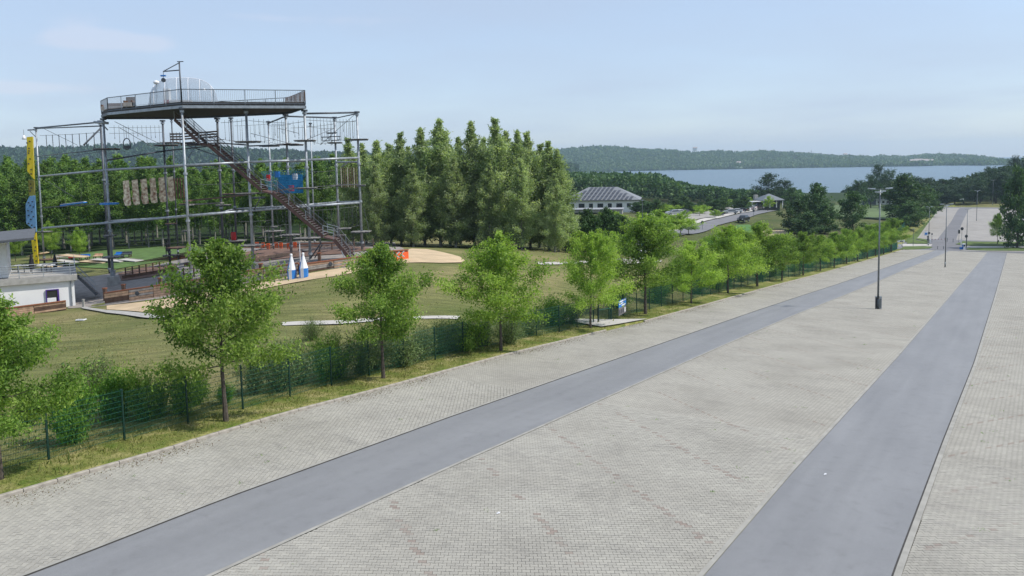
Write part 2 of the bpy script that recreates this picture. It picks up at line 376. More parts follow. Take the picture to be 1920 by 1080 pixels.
# water
wm, nt, n, l, b = node_mat('lake_water'); b.inputs['Base Color'].default_value = (.06, .12, .19, 1); b.inputs['Roughness'].default_value = .28; b.inputs['Specular IOR Level'].default_value = .5
tc = n.new('ShaderNodeTexCoord'); mp = n.new('ShaderNodeMapping'); mp.inputs['Scale'].default_value = (.02, .11, 1); l.new(tc.outputs['Object'], mp.inputs[0])
nz = n.new('ShaderNodeTexNoise'); nz.inputs['Scale'].default_value = 1.0; nz.inputs['Detail'].default_value = 8; nz.inputs['Roughness'].default_value = .65; l.new(mp.outputs[0], nz.inputs['Vector'])
bp = n.new('ShaderNodeBump'); bp.inputs['Strength'].default_value = .8; bp.inputs['Distance'].default_value = 4.0; l.new(nz.outputs['Fac'], bp.inputs['Height']); l.new(bp.outputs[0], b.inputs['Normal'])
mx = n.new('ShaderNodeMixRGB'); l.new(nz.outputs['Fac'], mx.inputs[0]); mx.inputs[1].default_value = (.055,.105,.145,1); mx.inputs[2].default_value = (.12,.185,.225,1); l.new(mx.outputs[0], b.inputs['Base Color'])
o = MB().add([(-600, 560, LAKE), (5200, 560, LAKE), (5200, 5600, LAKE), (-600, 5600, LAKE)], [(0, 1, 2, 3)]).build('lake_water', wm); tag(o, kind='structure')

# ------------------------------------------------------------------ car park (local frame: x to the right across the lanes, y down the slope along them)
ROT = (0, 0, -AZ)
def loc(u, v, dz=0.0): return (-u, v, float(hplane(np.array(v)))+dz)
def park_mats():
    out = {}
    for nm in ('near', 'far', 'asphalt', 'bed'):
        mt, nt, n, l, b = node_mat('car_park_'+nm); b.inputs['Roughness'].default_value = .9; b.inputs['Specular IOR Level'].default_value = .15 if nm != 'asphalt' else .5
        if nm == 'asphalt': b.inputs['Roughness'].default_value = .62
        tc = n.new('ShaderNodeTexCoord'); OC = tc.outputs['Object']
        def noise(sc, det=5, ro=.55, vec=None):
            q = n.new('ShaderNodeTexNoise'); q.inputs['Scale'].default_value = sc; q.inputs['Detail'].default_value = det; q.inputs['Roughness'].default_value = ro; l.new(vec or OC, q.inputs['Vector']); return q.outputs['Fac']
        def ramp(src, stops):
            r = n.new('ShaderNodeValToRGB'); e = r.color_ramp.elements; e[0].position = stops[0][0]; e[0].color = stops[0][1]+(1,); e[1].position = stops[-1][0]; e[1].color = stops[-1][1]+(1,)
            for p, c in stops[1:-1]: q = e.new(p); q.color = c+(1,)
            l.new(src, r.inputs[0]); return r.outputs[0]
        def mix(f, a, c, mode='MIX'):
            q = n.new('ShaderNodeMixRGB'); q.blend_type = mode
            for i, v in enumerate((f, a, c)):
                if isinstance(v, (int, float)): q.inputs[i].default_value = v
                elif isinstance(v, tuple): q.inputs[i].default_value = v+(1,)
                else: l.new(v, q.inputs[i])
            return q.outputs[0]
        mp = n.new('ShaderNodeMapping'); mp.inputs['Scale'].default_value = (1.3, .35, 1); l.new(OC, mp.inputs[0])
        mp2 = n.new('ShaderNodeMapping'); mp2.inputs['Scale'].default_value = (.6, 1.3, 1); mp2.inputs['Rotation'].default_value = (0, 0, radians(-33)); l.new(OC, mp2.inputs[0])
        if nm == 'asphalt':
            g = ramp(noise(.5, 4, .5, mp.outputs[0]), [(.3, (.182,.184,.190)), (.7, (.210,.212,.217))])
            g = mix(.8, g, ramp(noise(60, 3, .8), [(.3, (.80,.80,.80)), (.7, (1.2,1.2,1.2))]), 'MULTIPLY')
            mp4 = n.new('ShaderNodeMapping'); mp4.inputs['Scale'].default_value = (1.6, .03, 1); l.new(OC, mp4.inputs[0]); g = mix(.8, g, ramp(noise(1.0, 3, .5, mp4.outputs[0]), [(.35, (.93,.93,.93)), (.65, (1.05,1.05,1.05))]), 'MULTIPLY')
            g = mix(.6, g, ramp(noise(2.2, 6, .7), [(.28, (.80,.79,.78)), (.45, (1,1,1)), (.75, (1.1,1.1,1.1))]), 'MULTIPLY')
        else:
            g = ramp(noise(.28, 6, .6), [(.30, (.282,.269,.238)), (.5, (.325,.311,.276)), (.7, (.355,.341,.303))])
            g = mix(.8, g, ramp(noise(.8, 7, .68, mp2.outputs[0]), [(.28, (.80,.80,.81)), (.44, (.97,.97,.97)), (.7, (1.05,1.05,1.04))]), 'MULTIPLY')
            g = mix(.7, g, ramp(noise(40, 2, .8), [(.3, (.88,.88,.88)), (.7, (1.12,1.12,1.12))]), 'MULTIPLY')
            if nm == 'near':
                a = n.new('ShaderNodeAttribute'); a.attribute_name = 'tint'
                g = mix(1.0, g, ramp(a.outputs['Fac'], [(0, (.95,.95,.95)), (1, (1.09,1.09,1.08))]), 'MULTIPLY')
                a = n.new('ShaderNodeAttribute'); a.attribute_name = 'red'; g = mix(a.outputs['Fac'], g, (.19, .115, .095))
            if nm == 'far':
                br = n.new('ShaderNodeTexBrick'); br.inputs['Scale'].default_value = 1; br.inputs['Brick Width'].default_value = .2; br.inputs['Row Height'].default_value = .145
                br.inputs['Mortar Size'].default_value = .012; br.inputs['Mortar Smooth'].default_value = .1; br.inputs['Color1'].default_value = (.95,.95,.95,1); br.inputs['Color2'].default_value = (1.10,1.10,1.09,1); br.inputs['Mortar'].default_value = (.60,.59,.57,1)
                mp3 = n.new('ShaderNodeMapping'); mp3.inputs['Rotation'].default_value = (0, 0, radians(-33)); l.new(OC, mp3.inputs[0]); l.new(mp3.outputs[0], br.inputs['Vector']); g = mix(1.0, g, br.outputs['Color'], 'MULTIPLY')
                # dark joint rows and rust-red stall marker pavers
                sp = n.new('ShaderNodeSeparateXYZ'); l.new(OC, sp.inputs[0])
                def mth(op, a, b2=None):
                    q = n.new('ShaderNodeMath'); q.operation = op
                    for i, v in enumerate((a, b2)):
                        if v is None: continue
                        if isinstance(v, (int, float)): q.inputs[i].default_value = v
                        else: l.new(v, q.inputs[i])
                    return q.outputs[0]
                ux = mth('MULTIPLY', sp.outputs[0], -1.0)
                def rows(sl, u0, v0, half, lo, hi):
                    w = mth('DIVIDE', mth('SUBTRACT', mth('ADD', sp.outputs[1], mth('MULTIPLY', mth('SUBTRACT', ux, u0), sl)), v0-2.325), 4.65)
                    q = mth('LESS_THAN', mth('ABSOLUTE', mth('SUBTRACT', mth('FRACT', w), .5)), half/4.65)
                    return mth('MULTIPLY', q, mth('MULTIPLY', mth('GREATER_THAN', ux, lo), mth('LESS_THAN', ux, hi)))
                rr_ = mth('MAXIMUM', rows(-.79, 15.3, 16.9, .09, 5.5, 15.4), rows(1.7, 1.67, 21.9, .13, -60, 1.7))
                dash = mth('GREATER_THAN', mth('FRACT', mth('DIVIDE', sp.outputs[0], .36)), .45)
                nzf = mth('GREATER_THAN', noise(.35, 2), .45)
                g = mix(mth('MULTIPLY', mth('MULTIPLY', mth('MULTIPLY', rr_, dash), nzf), .45), g, (.20, .135, .11))
            if nm == 'bed': g = mix(1.0, g, (.36, .34, .30), 'MULTIPLY')
        l.new(g, b.inputs['Base Color']); out[nm] = mt
    return out
PM = park_mats()
def edge(px):
    k = sorted([plane_uv(*p)[::-1] for p in px]); a = np.array(k); return lambda v: np.interp(v, a[:, 0], a[:, 1])
RRr = edge([(1675,1080),(1768,830),(1827,680),(1864,560),(1888,476)])
RRl = edge([(1320,1080),(1489,883),(1682,671),(1778,560),(1850,476)])
LRr = lambda v: np.interp(v, [-25, 10, 20, 35, 50, 68, 85, 105, 145, 200, 220], [15.3, 15.4, 15.5, 15.5, 15.5, 15.3, 14.85, 14.4, 13.9, 12.8, 12.3])
LRl = lambda v: np.interp(v, [-25, 9, 14, 25, 40, 55, 70, 85, 100, 132, 150, 197, 220], [18.7, 18.8, 19.1, 19.2, 19.05, 18.85, 18.65, 18.3, 17.85, 17.2, 16.85, 15.9, 15.3])
def strip(name, e0, e1, v0, v1, m_, dz=0.0, dv=1.5, kind='structure', parent=None):
    vv = np.arange(v0, v1+dv*.5, dv); V = []
    for v in vv: V += [loc(float(e0(v)), v, dz), loc(float(e1(v)), v, dz)]
    f = [(2*i, 2*i+2, 2*i+3, 2*i+1) for i in range(len(vv)-1)]
    me = bpy.data.meshes.new(name); me.from_pydata(V, [], f); me.materials.append(m_)
    o = bpy.data.objects.new(name, me); link(o, parent)
    if parent is None: o.rotation_euler = ROT
    me.polygons.foreach_set('use_smooth', [True]*len(f))
    if me.polygons[0].normal.z < 0: me.flip_normals()
    if kind: o['kind'] = kind
    return o
VE, VN = 217.0, 31.0
cst = lambda c: (lambda v: c)
bands = [(cst(-42.0), lambda v: RRr(v)-.16), (lambda v: RRl(v)+.13, lambda v: LRr(v)-.12), (lambda v: LRl(v)+.12, lambda v: ukerb(v)+.02)]
park = []
for i, (a, b_) in enumerate(bands):
    park.append(strip('paved_parking_bay', a, b_, VN-.25, VE, PM['far'], -.004)); strip('paving_bed', a, b_, -24.5, VN, PM['bed'], -.014)
strip('asphalt_lane', RRr, RRl, -24.5, VE, PM['asphalt'], -.004); strip('asphalt_lane', LRr, LRl, -24.5, VE, PM['asphalt'], -.004)
EM = mat('edging_concrete', (.30,.29,.262), .85, 0, .15, 2.0)
EJ = mat('edge_joint_dirt', (.055,.052,.048), .9)
for a, b_ in ((lambda v: RRr(v)-.16, RRr), (RRl, lambda v: RRl(v)+.13), (lambda v: LRr(v)-.12, LRr), (LRl, lambda v: LRl(v)+.12)):
    strip('concrete_edging', a, b_, -24.5, VE, EM, .012)
for a, b_ in ((lambda v: RRr(v)-.0, lambda v: RRr(v)+.045), (lambda v: LRl(v)-.05, lambda v: LRl(v))):
    strip('edge_joint', a, b_, -24.5, VE, EJ, .002)

# real interlocking pavers near the camera
OUT = np.array([(-.0795,-.098),(.0795,-.098),(.0795,-.066),(.0600,-.036),(.0600,.036),(.0795,.066),(.0795,.098),(-.0795,.098),(-.0795,.066),(-.0600,.036),(-.0600,-.036),(-.0795,-.066)])*np.array([.950, .974])
LT = radians(-33)
def paver_cells(e0, e1, v0, v1, CL, SL):
    a = .145; Lp = .2
    lo = min(float(e0(v)) for v in np.arange(v0, v1, 1)); hi = max(float(e1(v)) for v in np.arange(v0, v1, 1))
    R2 = hypot(hi-lo, v1-v0)/2+3; cx, cy = -(lo+hi)/2, (v0+v1)/2
    j = np.arange(-int(R2/a), int(R2/a)+1); i = np.arange(-int(R2/Lp), int(R2/Lp)+1); I, J = np.meshgrid(i, j)
    qx = (I*Lp+np.where(J % 2 == 1, Lp/2, 0)).ravel(); qy = (J*a).ravel()
    PC = np.stack([-(cx+qx*CL+qy*SL), cy-qx*SL+qy*CL], -1)
    ok = (PC[:, 0] > e0(PC[:, 1])-.085) & (PC[:, 0] < e1(PC[:, 1])+.085) & (PC[:, 1] > v0) & (PC[:, 1] < v1)
    PC = PC[ok]
    # keep what the camera can see (with a margin to either side)
    x = N[0]*PC[:, 0]+D[0]*PC[:, 1]; y = N[1]*PC[:, 0]+D[1]*PC[:, 1]; z = hplane(PC[:, 1])-H0
    w = x*FW[0]+y*FW[1]+z*FW[2]; px = 960+F*(x*RT[0]+y*RT[1]+z*RT[2])/w; py = CY-F*(x*UP[0]+y*UP[1]+z*UP[2])/w
    ok = (w > 1) & (px > -180) & (px < 2100) & (py < 1180)
    return PC[ok], np.hypot(x, y)[ok]
cells = []
for (a, b_), v0, la in ((bands[0], 12.0, LT), (bands[1], 7.0, LT), (bands[2], 2.0, LT+pi/2)):
    pc, dd = paver_cells(a, b_, v0, VN-.02, cos(la), sin(la))
    for (u, v), d_ in zip(pc, dd): cells.append((d_, u, v, la))
cells.sort()
def is_red(u, v, sw):
    if 5.5 < u < 15.4: w, f = v-.79*(u-15.3)-16.9, .785
    elif u < 1.7: w, f = v+1.7*(u-1.67)-21.9, .507
    else: return 0
    k = w/4.65; dd = abs(k-round(k))*4.65*f
    if dd < .075 and rng.random() < (.55 if u > 5.5 else .4): return rng.uniform(.15, .5)
    return 0
def paver_block(cl, name):
    n_ = len(cl); A = np.array([(c[1], c[2]) for c in cl]); sw = np.array([c[3] for c in cl])
    P = np.repeat(OUT[None], n_, 0); P = P[:, :, ::-1][:, ::-1]; CL, SL = np.cos(sw)[:, None], np.sin(sw)[:, None]; P = np.stack([P[..., 0]*CL+P[..., 1]*SL, -P[..., 0]*SL+P[..., 1]*CL], -1)
    xy = np.stack([-A[:, 0], A[:, 1]], -1)[:, None]+P
    vv_ = xy[..., 1]; uc = A[:, 0][:, None]       # cut stones along the edging
    lo_ = np.where(uc < 3.6, -99, np.where(uc < 17, RRl(vv_)+.135, LRl(vv_)+.125)); hi_ = np.where(uc < 3.6, RRr(vv_)-.165, np.where(uc < 17, LRr(vv_)-.125, ukerb(vv_)+.01))
    xy = np.stack([-np.clip(-xy[..., 0], lo_, hi_), vv_], -1)
    h = hplane(xy[..., 1]); j = rng.normal(0, .0014, n_)[:, None]; tx = rng.normal(0, .010, (n_, 1)); ty = rng.normal(0, .010, (n_, 1))
    top = h+j+P[..., 0]*tx+P[..., 1]*ty
    V = np.concatenate([np.concatenate([xy, top[..., None]], -1), np.concatenate([xy, (h-.013)[..., None]], -1)], 1)
    base = (np.arange(n_)*24)[:, None]; loops = []; sizes = []
    topf = base+np.arange(12)[None]
    side = np.stack([np.arange(12), 12+np.arange(12), 12+(np.arange(12)+1) % 12, (np.arange(12)+1) % 12], -1).reshape(-1)
    sf = base+side[None]
    Lp = np.concatenate([topf, sf], 1).ravel(); sz = np.tile(np.r_[12, np.full(12, 4)], n_)
    tint = np.repeat(np.clip(rng.normal(.5, .30, n_), 0, 1), 24); red = np.repeat([is_red(c[1], c[2], c[3]) for c in cl], 24)
    return np_mesh(name, V.reshape(-1, 3), sz, Lp, PM['near'], {'tint': tint, 'red': red})
# the nearest 300 as single pavers, the rest joined
inview = cells
for c in inview[:300]:
    u, v = c[1], c[2]; me = paver_block([c], 'paver')
    me.transform(Matrix.Translation((u, -v, -float(hplane(np.array(v))))))
    o = bpy.data.objects.new('paver', me); COL.objects.link(o); o.parent = park[0]; o.location = loc(u, v)
o = bpy.data.objects.new('paver_field', paver_block(inview[300:], 'paver_field')); link(o, park[0]); o['kind'] = 'stuff'

# kerb stones
kerb = strip('kerb', lambda v: ukerb(v)-.01, lambda v: ukerb(v)+.13, -24, VE-4, EJ, -.2)
sm = MB(); sm.add([(-.065,-.49,-.25),(.065,-.49,-.25),(.065,.49,-.25),(-.065,.49,-.25),(-.065,-.49,.105),(.045,-.49,.105),(.045,.49,.105),(-.065,.49,.105),(.065,-.49,.085),(.065,.49,.085)],
 [(0,1,2,3)[::-1],(4,5,6,7),(5,8,9,6),(8,1,2,9),(0,4,7,3)[::-1],(0,1,8,5,4),(3,7,6,9,2)])
km = sm.mesh('kerb_stone', mat('kerb_concrete', (.30,.275,.24), .85, 0, .3, 3.0, .2))
v = 0.0; kn = 0
gate_v = [plane_uv(1130, 622)[1], plane_uv(1206, 603)[1]]
while v < VE-5:
    if not (gate_v[0] < v+.5 < gate_v[1]):
        u0, u1 = float(ukerb(v)), float(ukerb(v+1.0)); s_ = -S if v < 190 else float(hplane(np.array(v+1.))-hplane(np.array(v)))
        o = inst('kerb_stone', km, kerb, loc((u0+u1)/2+.06, v+.5, rnd.uniform(-.006, .006)), (math.atan(s_), rnd.uniform(-.01, .01), (u1-u0)+rnd.uniform(-.004, .004)))
        kn += 1
    v += 1.0
# far end kerb line of the near car park and the asphalt crossing, verges, second car park
def sheet_px(name, pix, m_, dz=0.03, z=None, kind='structure', parent=None, res=3.0):
    """flat patch laid on the terrain from its outline in the photograph; refined so that it follows the ground"""
    P = [G(*p) for p in pix]
    bm = bmesh.new(); vs = [bm.verts.new((p[0], p[1], 0)) for p in P]; f = bm.faces.new(vs)
    if f.normal.z < 0: f.normal_flip()
    bmesh.ops.triangulate(bm, faces=bm.faces[:])
    for _ in range(7):
        lg = [e for e in bm.edges if e.calc_length() > res]
        if not lg or len(bm.verts) > 6000: break
        bmesh.ops.subdivide_edges(bm, edges=lg, cuts=1); bmesh.ops.triangulate(bm, faces=bm.faces[:])
    XY = np.array([v.co[:2] for v in bm.verts]); H = height(XY[:, 0], XY[:, 1])+dz
    for v, h in zip(bm.verts, H): v.co.z = h
    me = bpy.data.meshes.new(name); bm.to_mesh(me); bm.free(); me.materials.append(m_)
    me.polygons.foreach_set('use_smooth', [True]*len(me.polygons))
    o = bpy.data.objects.new(name, me); link(o, parent)
    if kind: o['kind'] = kind
    return o
sand = mat('pale_sand', (.50,.385,.25), .95, 0, .15, .6, .2)
grassm = mat('short_grass', (.085,.125,.030), .95, 0, .35, .8, .3)
pav2 = mat('far_paving', (.285,.27,.25), .9, 0, .12, .35)
asf2 = mat('far_asphalt', (.165,.165,.175), .9, 0, .10, .3)
# second car park, level ground beyond the crossing
cross0, cross1 = VE, 250.0
UL2 = edge_u = None
def flat_uv(px, py):
    P = atz(px, py, FLAT); return to_uv(P)
cross = strip('crossing_road', cst(-60.0), cst(34.0), VE, 252, asf2, -.010, 2.0)
LE2 = [flat_uv(*p) for p in ((1721,447),(1740,420),(1764,389))]
le2v = np.array([p[1] for p in LE2]); le2u = np.array([p[0] for p in LE2]); ul2 = lambda v: np.interp(v, le2v, le2u)
ln0 = [flat_uv(*p) for p in ((1757,450),(1783,416),(1795,395))]; lna = np.array(ln0); ll = lambda v: np.interp(v, lna[:, 1], lna[:, 0])
rn0 = [flat_uv(*p) for p in ((1792,452),(1803,420),(1816,393))]; rna = np.array(rn0); lr = lambda v: np.interp(v, rna[:, 1], rna[:, 0])
lend = 398.0
strip('paved_parking_bay', ll, ul2, 251, lend, pav2, .0, 3.0)
strip('asphalt_lane', lr, ll, 251, lend, asf2, -.004, 3.0)
strip('paved_parking_bay', lambda v: lr(v)-17.5, lr, 251, lend, pav2, .0, 3.0)
strip('asphalt_lane', lambda v: lr(v)-22.5, lambda v: lr(v)-17.5, 251, lend, asf2, -.004, 3.0)
strip('paved_parking_bay', lambda v: lr(v)-60, lambda v: lr(v)-22.5, 251, lend, pav2, .0, 3.0)
strip('asphalt_lane', lambda v: lr(v)-62, lambda v: ul2(v)-.4, lend, lend+9, asf2, -.004, 3.0)
strip('verge', ul2, lambda v: ul2(v)+4.5, 240, lend+14, grassm, .10, 3.0)
strip('concrete_edging', lambda v: ul2(v)-.5, lambda v: ul2(v)+.05, 251, lend, EM, .13, 3.0)
def uvpatch(name, pix, m_, h0, h1):
    P = [atz(px, py, FLAT) for px, py in pix]; mb = MB(); pts = [(p[0], p[1]) for p in P]
    ar = sum(pts[i][0]*pts[(i+1) % len(pts)][1]-pts[(i+1) % len(pts)][0]*pts[i][1] for i in range(len(pts)))
    if ar < 0: pts = pts[::-1]
    zz = [float(hplane(np.array(to_uv(p)[1]))) for p in pts]; n_ = len(pts)
    mb.add([(p[0], p[1], z+h0) for p, z in zip(pts, zz)]+[(p[0], p[1], z+h1) for p, z in zip(pts, zz)], [tuple(range(n_, 2*n_))]+[(i, (i+1) % n_, n_+(i+1) % n_, n_+i) for i in range(n_)])
    o = mb.build(name, m_); o['kind'] = 'structure'; return o
uvpatch('verge', [(1812,471),(1850,473.5),(1990,473),(1990,466.5),(1815,467)], grassm, -.1, .12)
uvpatch('verge', [(1812,462),(1990,463),(1990,455),(1840,454.5),(1806,453.5),(1792,459)], grassm, -.1, .12)
uvpatch('path', [(1806,466.5),(1990,466.3),(1990,463.2),(1806,462.5)], M['path'], -.1, .05)
uvpatch('kerb', [(1800,474.8),(1850,476.2),(1990,476.0),(1990,473.8),(1850,474.2),(1806,472.6)], EM, -.1, .10)
uvpatch('verge', [(1688,472),(1700,474),(1744,468.5),(1748,465.5),(1735,463.5),(1696,464.5)], grassm, -.1, .10)
uvpatch('path', [(1692,464),(1745,463.5),(1748,459.5),(1690,458.5)], M['path'], -.1, .05)
uvpatch('verge', [(1700,458),(1738,458),(1742,455),(1703,449)], grassm, -.1, .10)
uvpatch('verge', [(1706,447),(1740,454),(1738,450.5),(1706,444)], grassm, -.1, .12)

# lawn features
BARKM = mat('bark_mulch', (.17,.105,.08), .95, 0, .3, 1.5)
sheet_px('sand_area', [(745,494),(790,493),(830,494),(866,493),(872,490),(862,482),(835,475),(800,468),(772,467),(750,473)], sand, .07)
sheet_px('sand_strip', [(200,581),(270,586),(330,576),(420,560),(480,545),(560,529),(640,517),(740,497),(748,491),(660,501),(560,517),(480,532),(400,548),(300,563),(200,574)], sand, .05, res=1.5)
sheet_px('path', [(530,612),(600,610),(640,609),(760,600),(860,600),(862,594),(760,595),(640,602),(560,604),(528,606)], M['path'], .07, res=1.5)
sheet_px('path', [(1010,498),(1062,497),(1150,496),(1240,492),(1240,489.5),(1150,492),(1062,493),(1008,493)], M['path'], .12, res=2)
sheet_px('path', [(1020,606),(1060,600),(1108,603),(1214,602),(1160,612),(1128,617),(1075,607)], M['path'], .20, res=1.0)
sheet_px('plaza', [(120,540),(128,579),(160,577),(195,574),(330,556),(440,536),(560,512),(660,494),(760,470),(740,455),(560,452),(380,478),(260,505),(150,522)], M['plaza'], .05, res=2)

# ------------------------------------------------------------------ foliage
def leaf_mesh(name, P, size, m_, axis=None, droop=.3, ratio=.5, tint=None, spread=1.0, seed=0):
    r = np.random.default_rng(seed); n_ = len(P)
    a = r.normal(0, 1, (n_, 3)); a /= np.linalg.norm(a, axis=1)[:, None]
    if axis is not None: a = a*spread+axis
    a[:, 2] -= droop; a /= np.linalg.norm(a, axis=1)[:, None]
    q = r.normal(0, 1, (n_, 3)); q[:, 2] += .9; s = np.cross(a, q); s /= np.linalg.norm(s, axis=1)[:, None]+1e-9
    nn = np.cross(s, a); L_ = (size*r.uniform(.7, 1.25, n_))[:, None]; W = L_*ratio
    b0 = P; tip = P+a*L_; mid = P+a*L_*.45
    l1 = mid+s*W*.5-nn*W*.18; l2 = mid-s*W*.5-nn*W*.18
    V = np.stack([b0, l1, tip, l2], 1).reshape(-1, 3)
    k = (np.arange(n_)*4)[:, None]; loops = (k+np.array([[0, 1, 2, 0, 2, 3]])).ravel()
    if tint is None: tint = r.uniform(0, 1, n_)
    return np_mesh(name, V, np.full(n_*2, 3), loops, m_, {'tint': np.repeat(np.clip(tint, 0, 1), 4)})
def branchy(seed, H, clear, R, n_limb, up=(25, 60), wide=.35, tw=8, per=26, cl=.26, lead=True, trunk_r=.075, bark=None, topw=.15, lo_env=.62):
    """returns trunk mesh builder and leaf positions with tints"""
    r = random.Random(seed); nr = np.random.default_rng(seed); mb = MB(); P = []; T = []
    x = y = 0; prev = Vector((0, 0, -.15)); segs = 7; sk = []
    for i in range(segs+1):
        z = H*.94*i/segs; p = Vector((x, y, max(z, -.15))); sk.append(p); x += r.uniform(-.04, .04)*H/7; y += r.uniform(-.04, .04)*H/7
    for i in range(segs):
        ra = trunk_r*(1-.9*i/segs); rb = trunk_r*(1-.9*(i+1)/segs)
        mb.tube(sk[i]-Vector((0, 0, .2 if i == 0 else 0)), sk[i+1], ra*(1.35 if i == 0 else 1), rb, 7, False)
    def on(z):
        t = max(0, min(segs-1e-3, z/(H*.94)*segs)); i = int(t); return sk[i].lerp(sk[i+1], t-i)
    for k in range(n_limb):
        t = (k+.5)/n_limb; z = clear+(H*.93-clear)*t**1.05
        if t < wide: env = lo_env+(1-lo_env)*(t/wide)
        else: env = topw+(1-topw)*(1-((t-wide)/(1-wide))**1.25)
        ln = R*env*r.uniform(.72, 1.22); ang = k*2.399+r.uniform(-.5, .5); el = radians(up[0]+(up[1]-up[0])*t+r.uniform(-9, 9))
        d = Vector((cos(ang)*cos(el), sin(ang)*cos(el), sin(el))); a = on(z); seg = 4; pp = a; rr = trunk_r*(1-.85*z/H)*.42
        br_t = nr.uniform(.25, .75)
        for s_ in range(seg):
            d2 = (d+Vector((r.uniform(-.22, .22), r.uniform(-.22, .22), r.uniform(-.1, .16)))).normalized(); qn = pp+d2*ln/seg
            mb.tube(pp, qn, max(rr*(1-s_/seg), .006), max(rr*(1-(s_+1)/seg), .004), 4, False)
            nt_ = max(1, int(tw*(.5+.5*s_/seg)*.5+.5)) if s_ else max(1, int(tw*.2))
            for _ in range(nt_):
                td = (d2+Vector((r.uniform(-1, 1), r.uniform(-1, 1), r.uniform(-.5, .7)))*.95).normalized(); tl = ln*r.uniform(.18, .38); st = pp.lerp(qn, r.random()); en = st+td*tl
                mb.tube(st, en, .006, .003, 3, False)
                m_ = int(per*r.uniform(.6, 1.4)*min(1.15, max(.22, (ln/R)**.9))); tt = nr.uniform(.15, 1.1, m_)[:, None]
                c = np.array(st)[None]*(1-tt)+np.array(en)[None]*tt+nr.normal(0, cl*.42*min(1, max(.35, ln/R*1.3)), (m_, 3)); P.append(c); T.append(np.clip(br_t+nr.normal(0, .20, m_), 0, 1))
            pp = qn; d = d2
    return mb, np.concatenate(P), np.concatenate(T)

def proto(name, mb, P, T, size, lm, bm_, **k):
    tr = mb.mesh('trunk', bm_); cr = leaf_mesh('crown', P, size, lm, tint=T, **k); return tr, cr
def place(protos, name, cat, label, x, y, sc=1.0, rz=None, group=None, z=None, sz=None):
    tr, cr = rnd.choice(protos) if isinstance(protos, list) else protos
    zz = hz(x, y) if z is None else z
    t = thing(name, label, cat, (x, y, zz-.03), rnd.uniform(0, 6.28) if rz is None else rz, group)
    t.scale = (sc, sc, sc if sz is None else sz)
    inst('trunk', tr, t); inst('crown', cr, t); return t

def where(px):
    for lim, s in ((30, 'left of the yellow climbing wall'), (75, 'behind the yellow climbing wall'), (120, 'just right of the yellow climbing wall'), (185, 'left of the thick double column'), (225, 'behind the thick double column'), (270, 'behind the left beige boards'), (325, 'behind the right beige boards'), (372, 'behind the column under the deck corner'),
      (430, 'under the upper stair flight'), (480, 'left of the middle stair flight'), (530, 'behind the middle of the stair'), (585, 'behind the blue net'), (640, 'right of the blue net'), (700, 'at the rightmost column'), (745, 'at the left shoulder of the poplar grove'), (800, 'left of the tallest left poplar'), (850, 'under the tallest left poplar'), (900, 'in the middle saddle of the grove'), (950, 'under the tallest right poplar'), (1000, 'right of the tallest poplar'), (1060, 'at the right end of the poplar grove'),
      (1100, 'left of the white hall'), (1150, 'below the middle of the hall roof'), (1210, 'at the right end of the hall'), (1260, 'above the leftmost parked cars'), (1320, 'above the gap in the parked cars'), (1380, 'above the diagonal car row'), (1450, 'by the kiosk'), (1530, 'right of the kiosk'), (1600, 'left of the tall lamp'), (1690, 'right behind the tall lamp'), (1740, 'behind the second lamp'), (1790, 'left of the white board'), (1840, 'behind the third lamp'), (1880, 'behind the far thin lamp'), (1920, 'at the right edge'), (9999, 'beyond the right edge')):
        if px < lim: return s
street = []
for sd_ in range(5):
    mb, P, T = branchy(100+sd_, 6.6, 2.0, 2.4, 34, up=(4, 66), wide=.22, tw=14, per=52, cl=.36, trunk_r=.085, topw=.14, lo_env=.85)
    street.append(proto('s', mb, P, T, .14, L['street'], M['bark'], ratio=.46, droop=.55, seed=sd_))
brt = []
for sd_ in range(3):
    mb, P, T = branchy(130+sd_, 6.6, 1.6, 2.6, 34, up=(2, 68), wide=.24, tw=14, per=52, cl=.38, trunk_r=.075, topw=.16, lo_env=.85)
    brt.append(proto('s', mb, P, T, .14, L['bright'], M['bark'], ratio=.46, droop=.5, seed=sd_+9))
# trunk foot in the photograph, crown top row, relative width, kind
ST = [(2,905,528,1.02,0),(424,795,425,1.02,1),(719,713,440,1.02,2),(939,661,428,1.18,'b0'),(1107,618,425,1.0,'b1'),(1210,591,398,1.02,3),(1296,571,445,1.0,'b2'),(1365,551,415,1.0,'b1'),(1420,539,408,1.05,4),(1466,528,432,1,3),
 (1506,518,430,1,0),(1538,509,436,1,1),(1564,503,430,1.05,2),(1587,496,425,1,4),(1608,491,425,1,3),(1626,486,418,1,0),(1642,481,415,1,1),(1657,478,412,1,2),(1671,474,405,1.1,3)]
NTH = ['first','second','third','fourth','fifth','sixth','seventh','eighth','ninth','tenth','eleventh','twelfth','thirteenth','fourteenth','fifteenth','sixteenth','seventeenth','eighteenth','nineteenth','twentieth']
SL = ['big dark green tree at the left edge of the photo, beside the car park fence','widest mid green tree in front of the rope course, tall trunk by the kerb','dark green tree with open crown right of the two bottle figures',
 'bright yellow green tree in the middle of the kerb row, wider than high','bright green tree beside the fence gate','darker thin-topped tree just beyond the blue and white fence banner','low bright yellow green tree after the thin-topped tree']
for i, (px, py, top, wd, kd) in enumerate(ST):
    u, v = plane_uv(px, py); x, y = uvw(u, v); z = hz(x, y)+.1
    # height from the crown top row
    r = ray(px, top); h = (H0 + r[2]/r[1]*y) - z
    sc = h/6.9
    pr = street[kd] if isinstance(kd, int) else brt[int(kd[1])]
    lb = SL[i] if i < len(SL) else 'small kerbside tree, %s from the near end of the row along the fence' % NTH[i]
    t = place(pr, 'street_tree', 'tree', lb, x, y, sc*wd*(1.18 if i > 4 else 1.0), rz=i*1.7+2.2, group='trees in a row along the kerb', z=z, sz=sc)

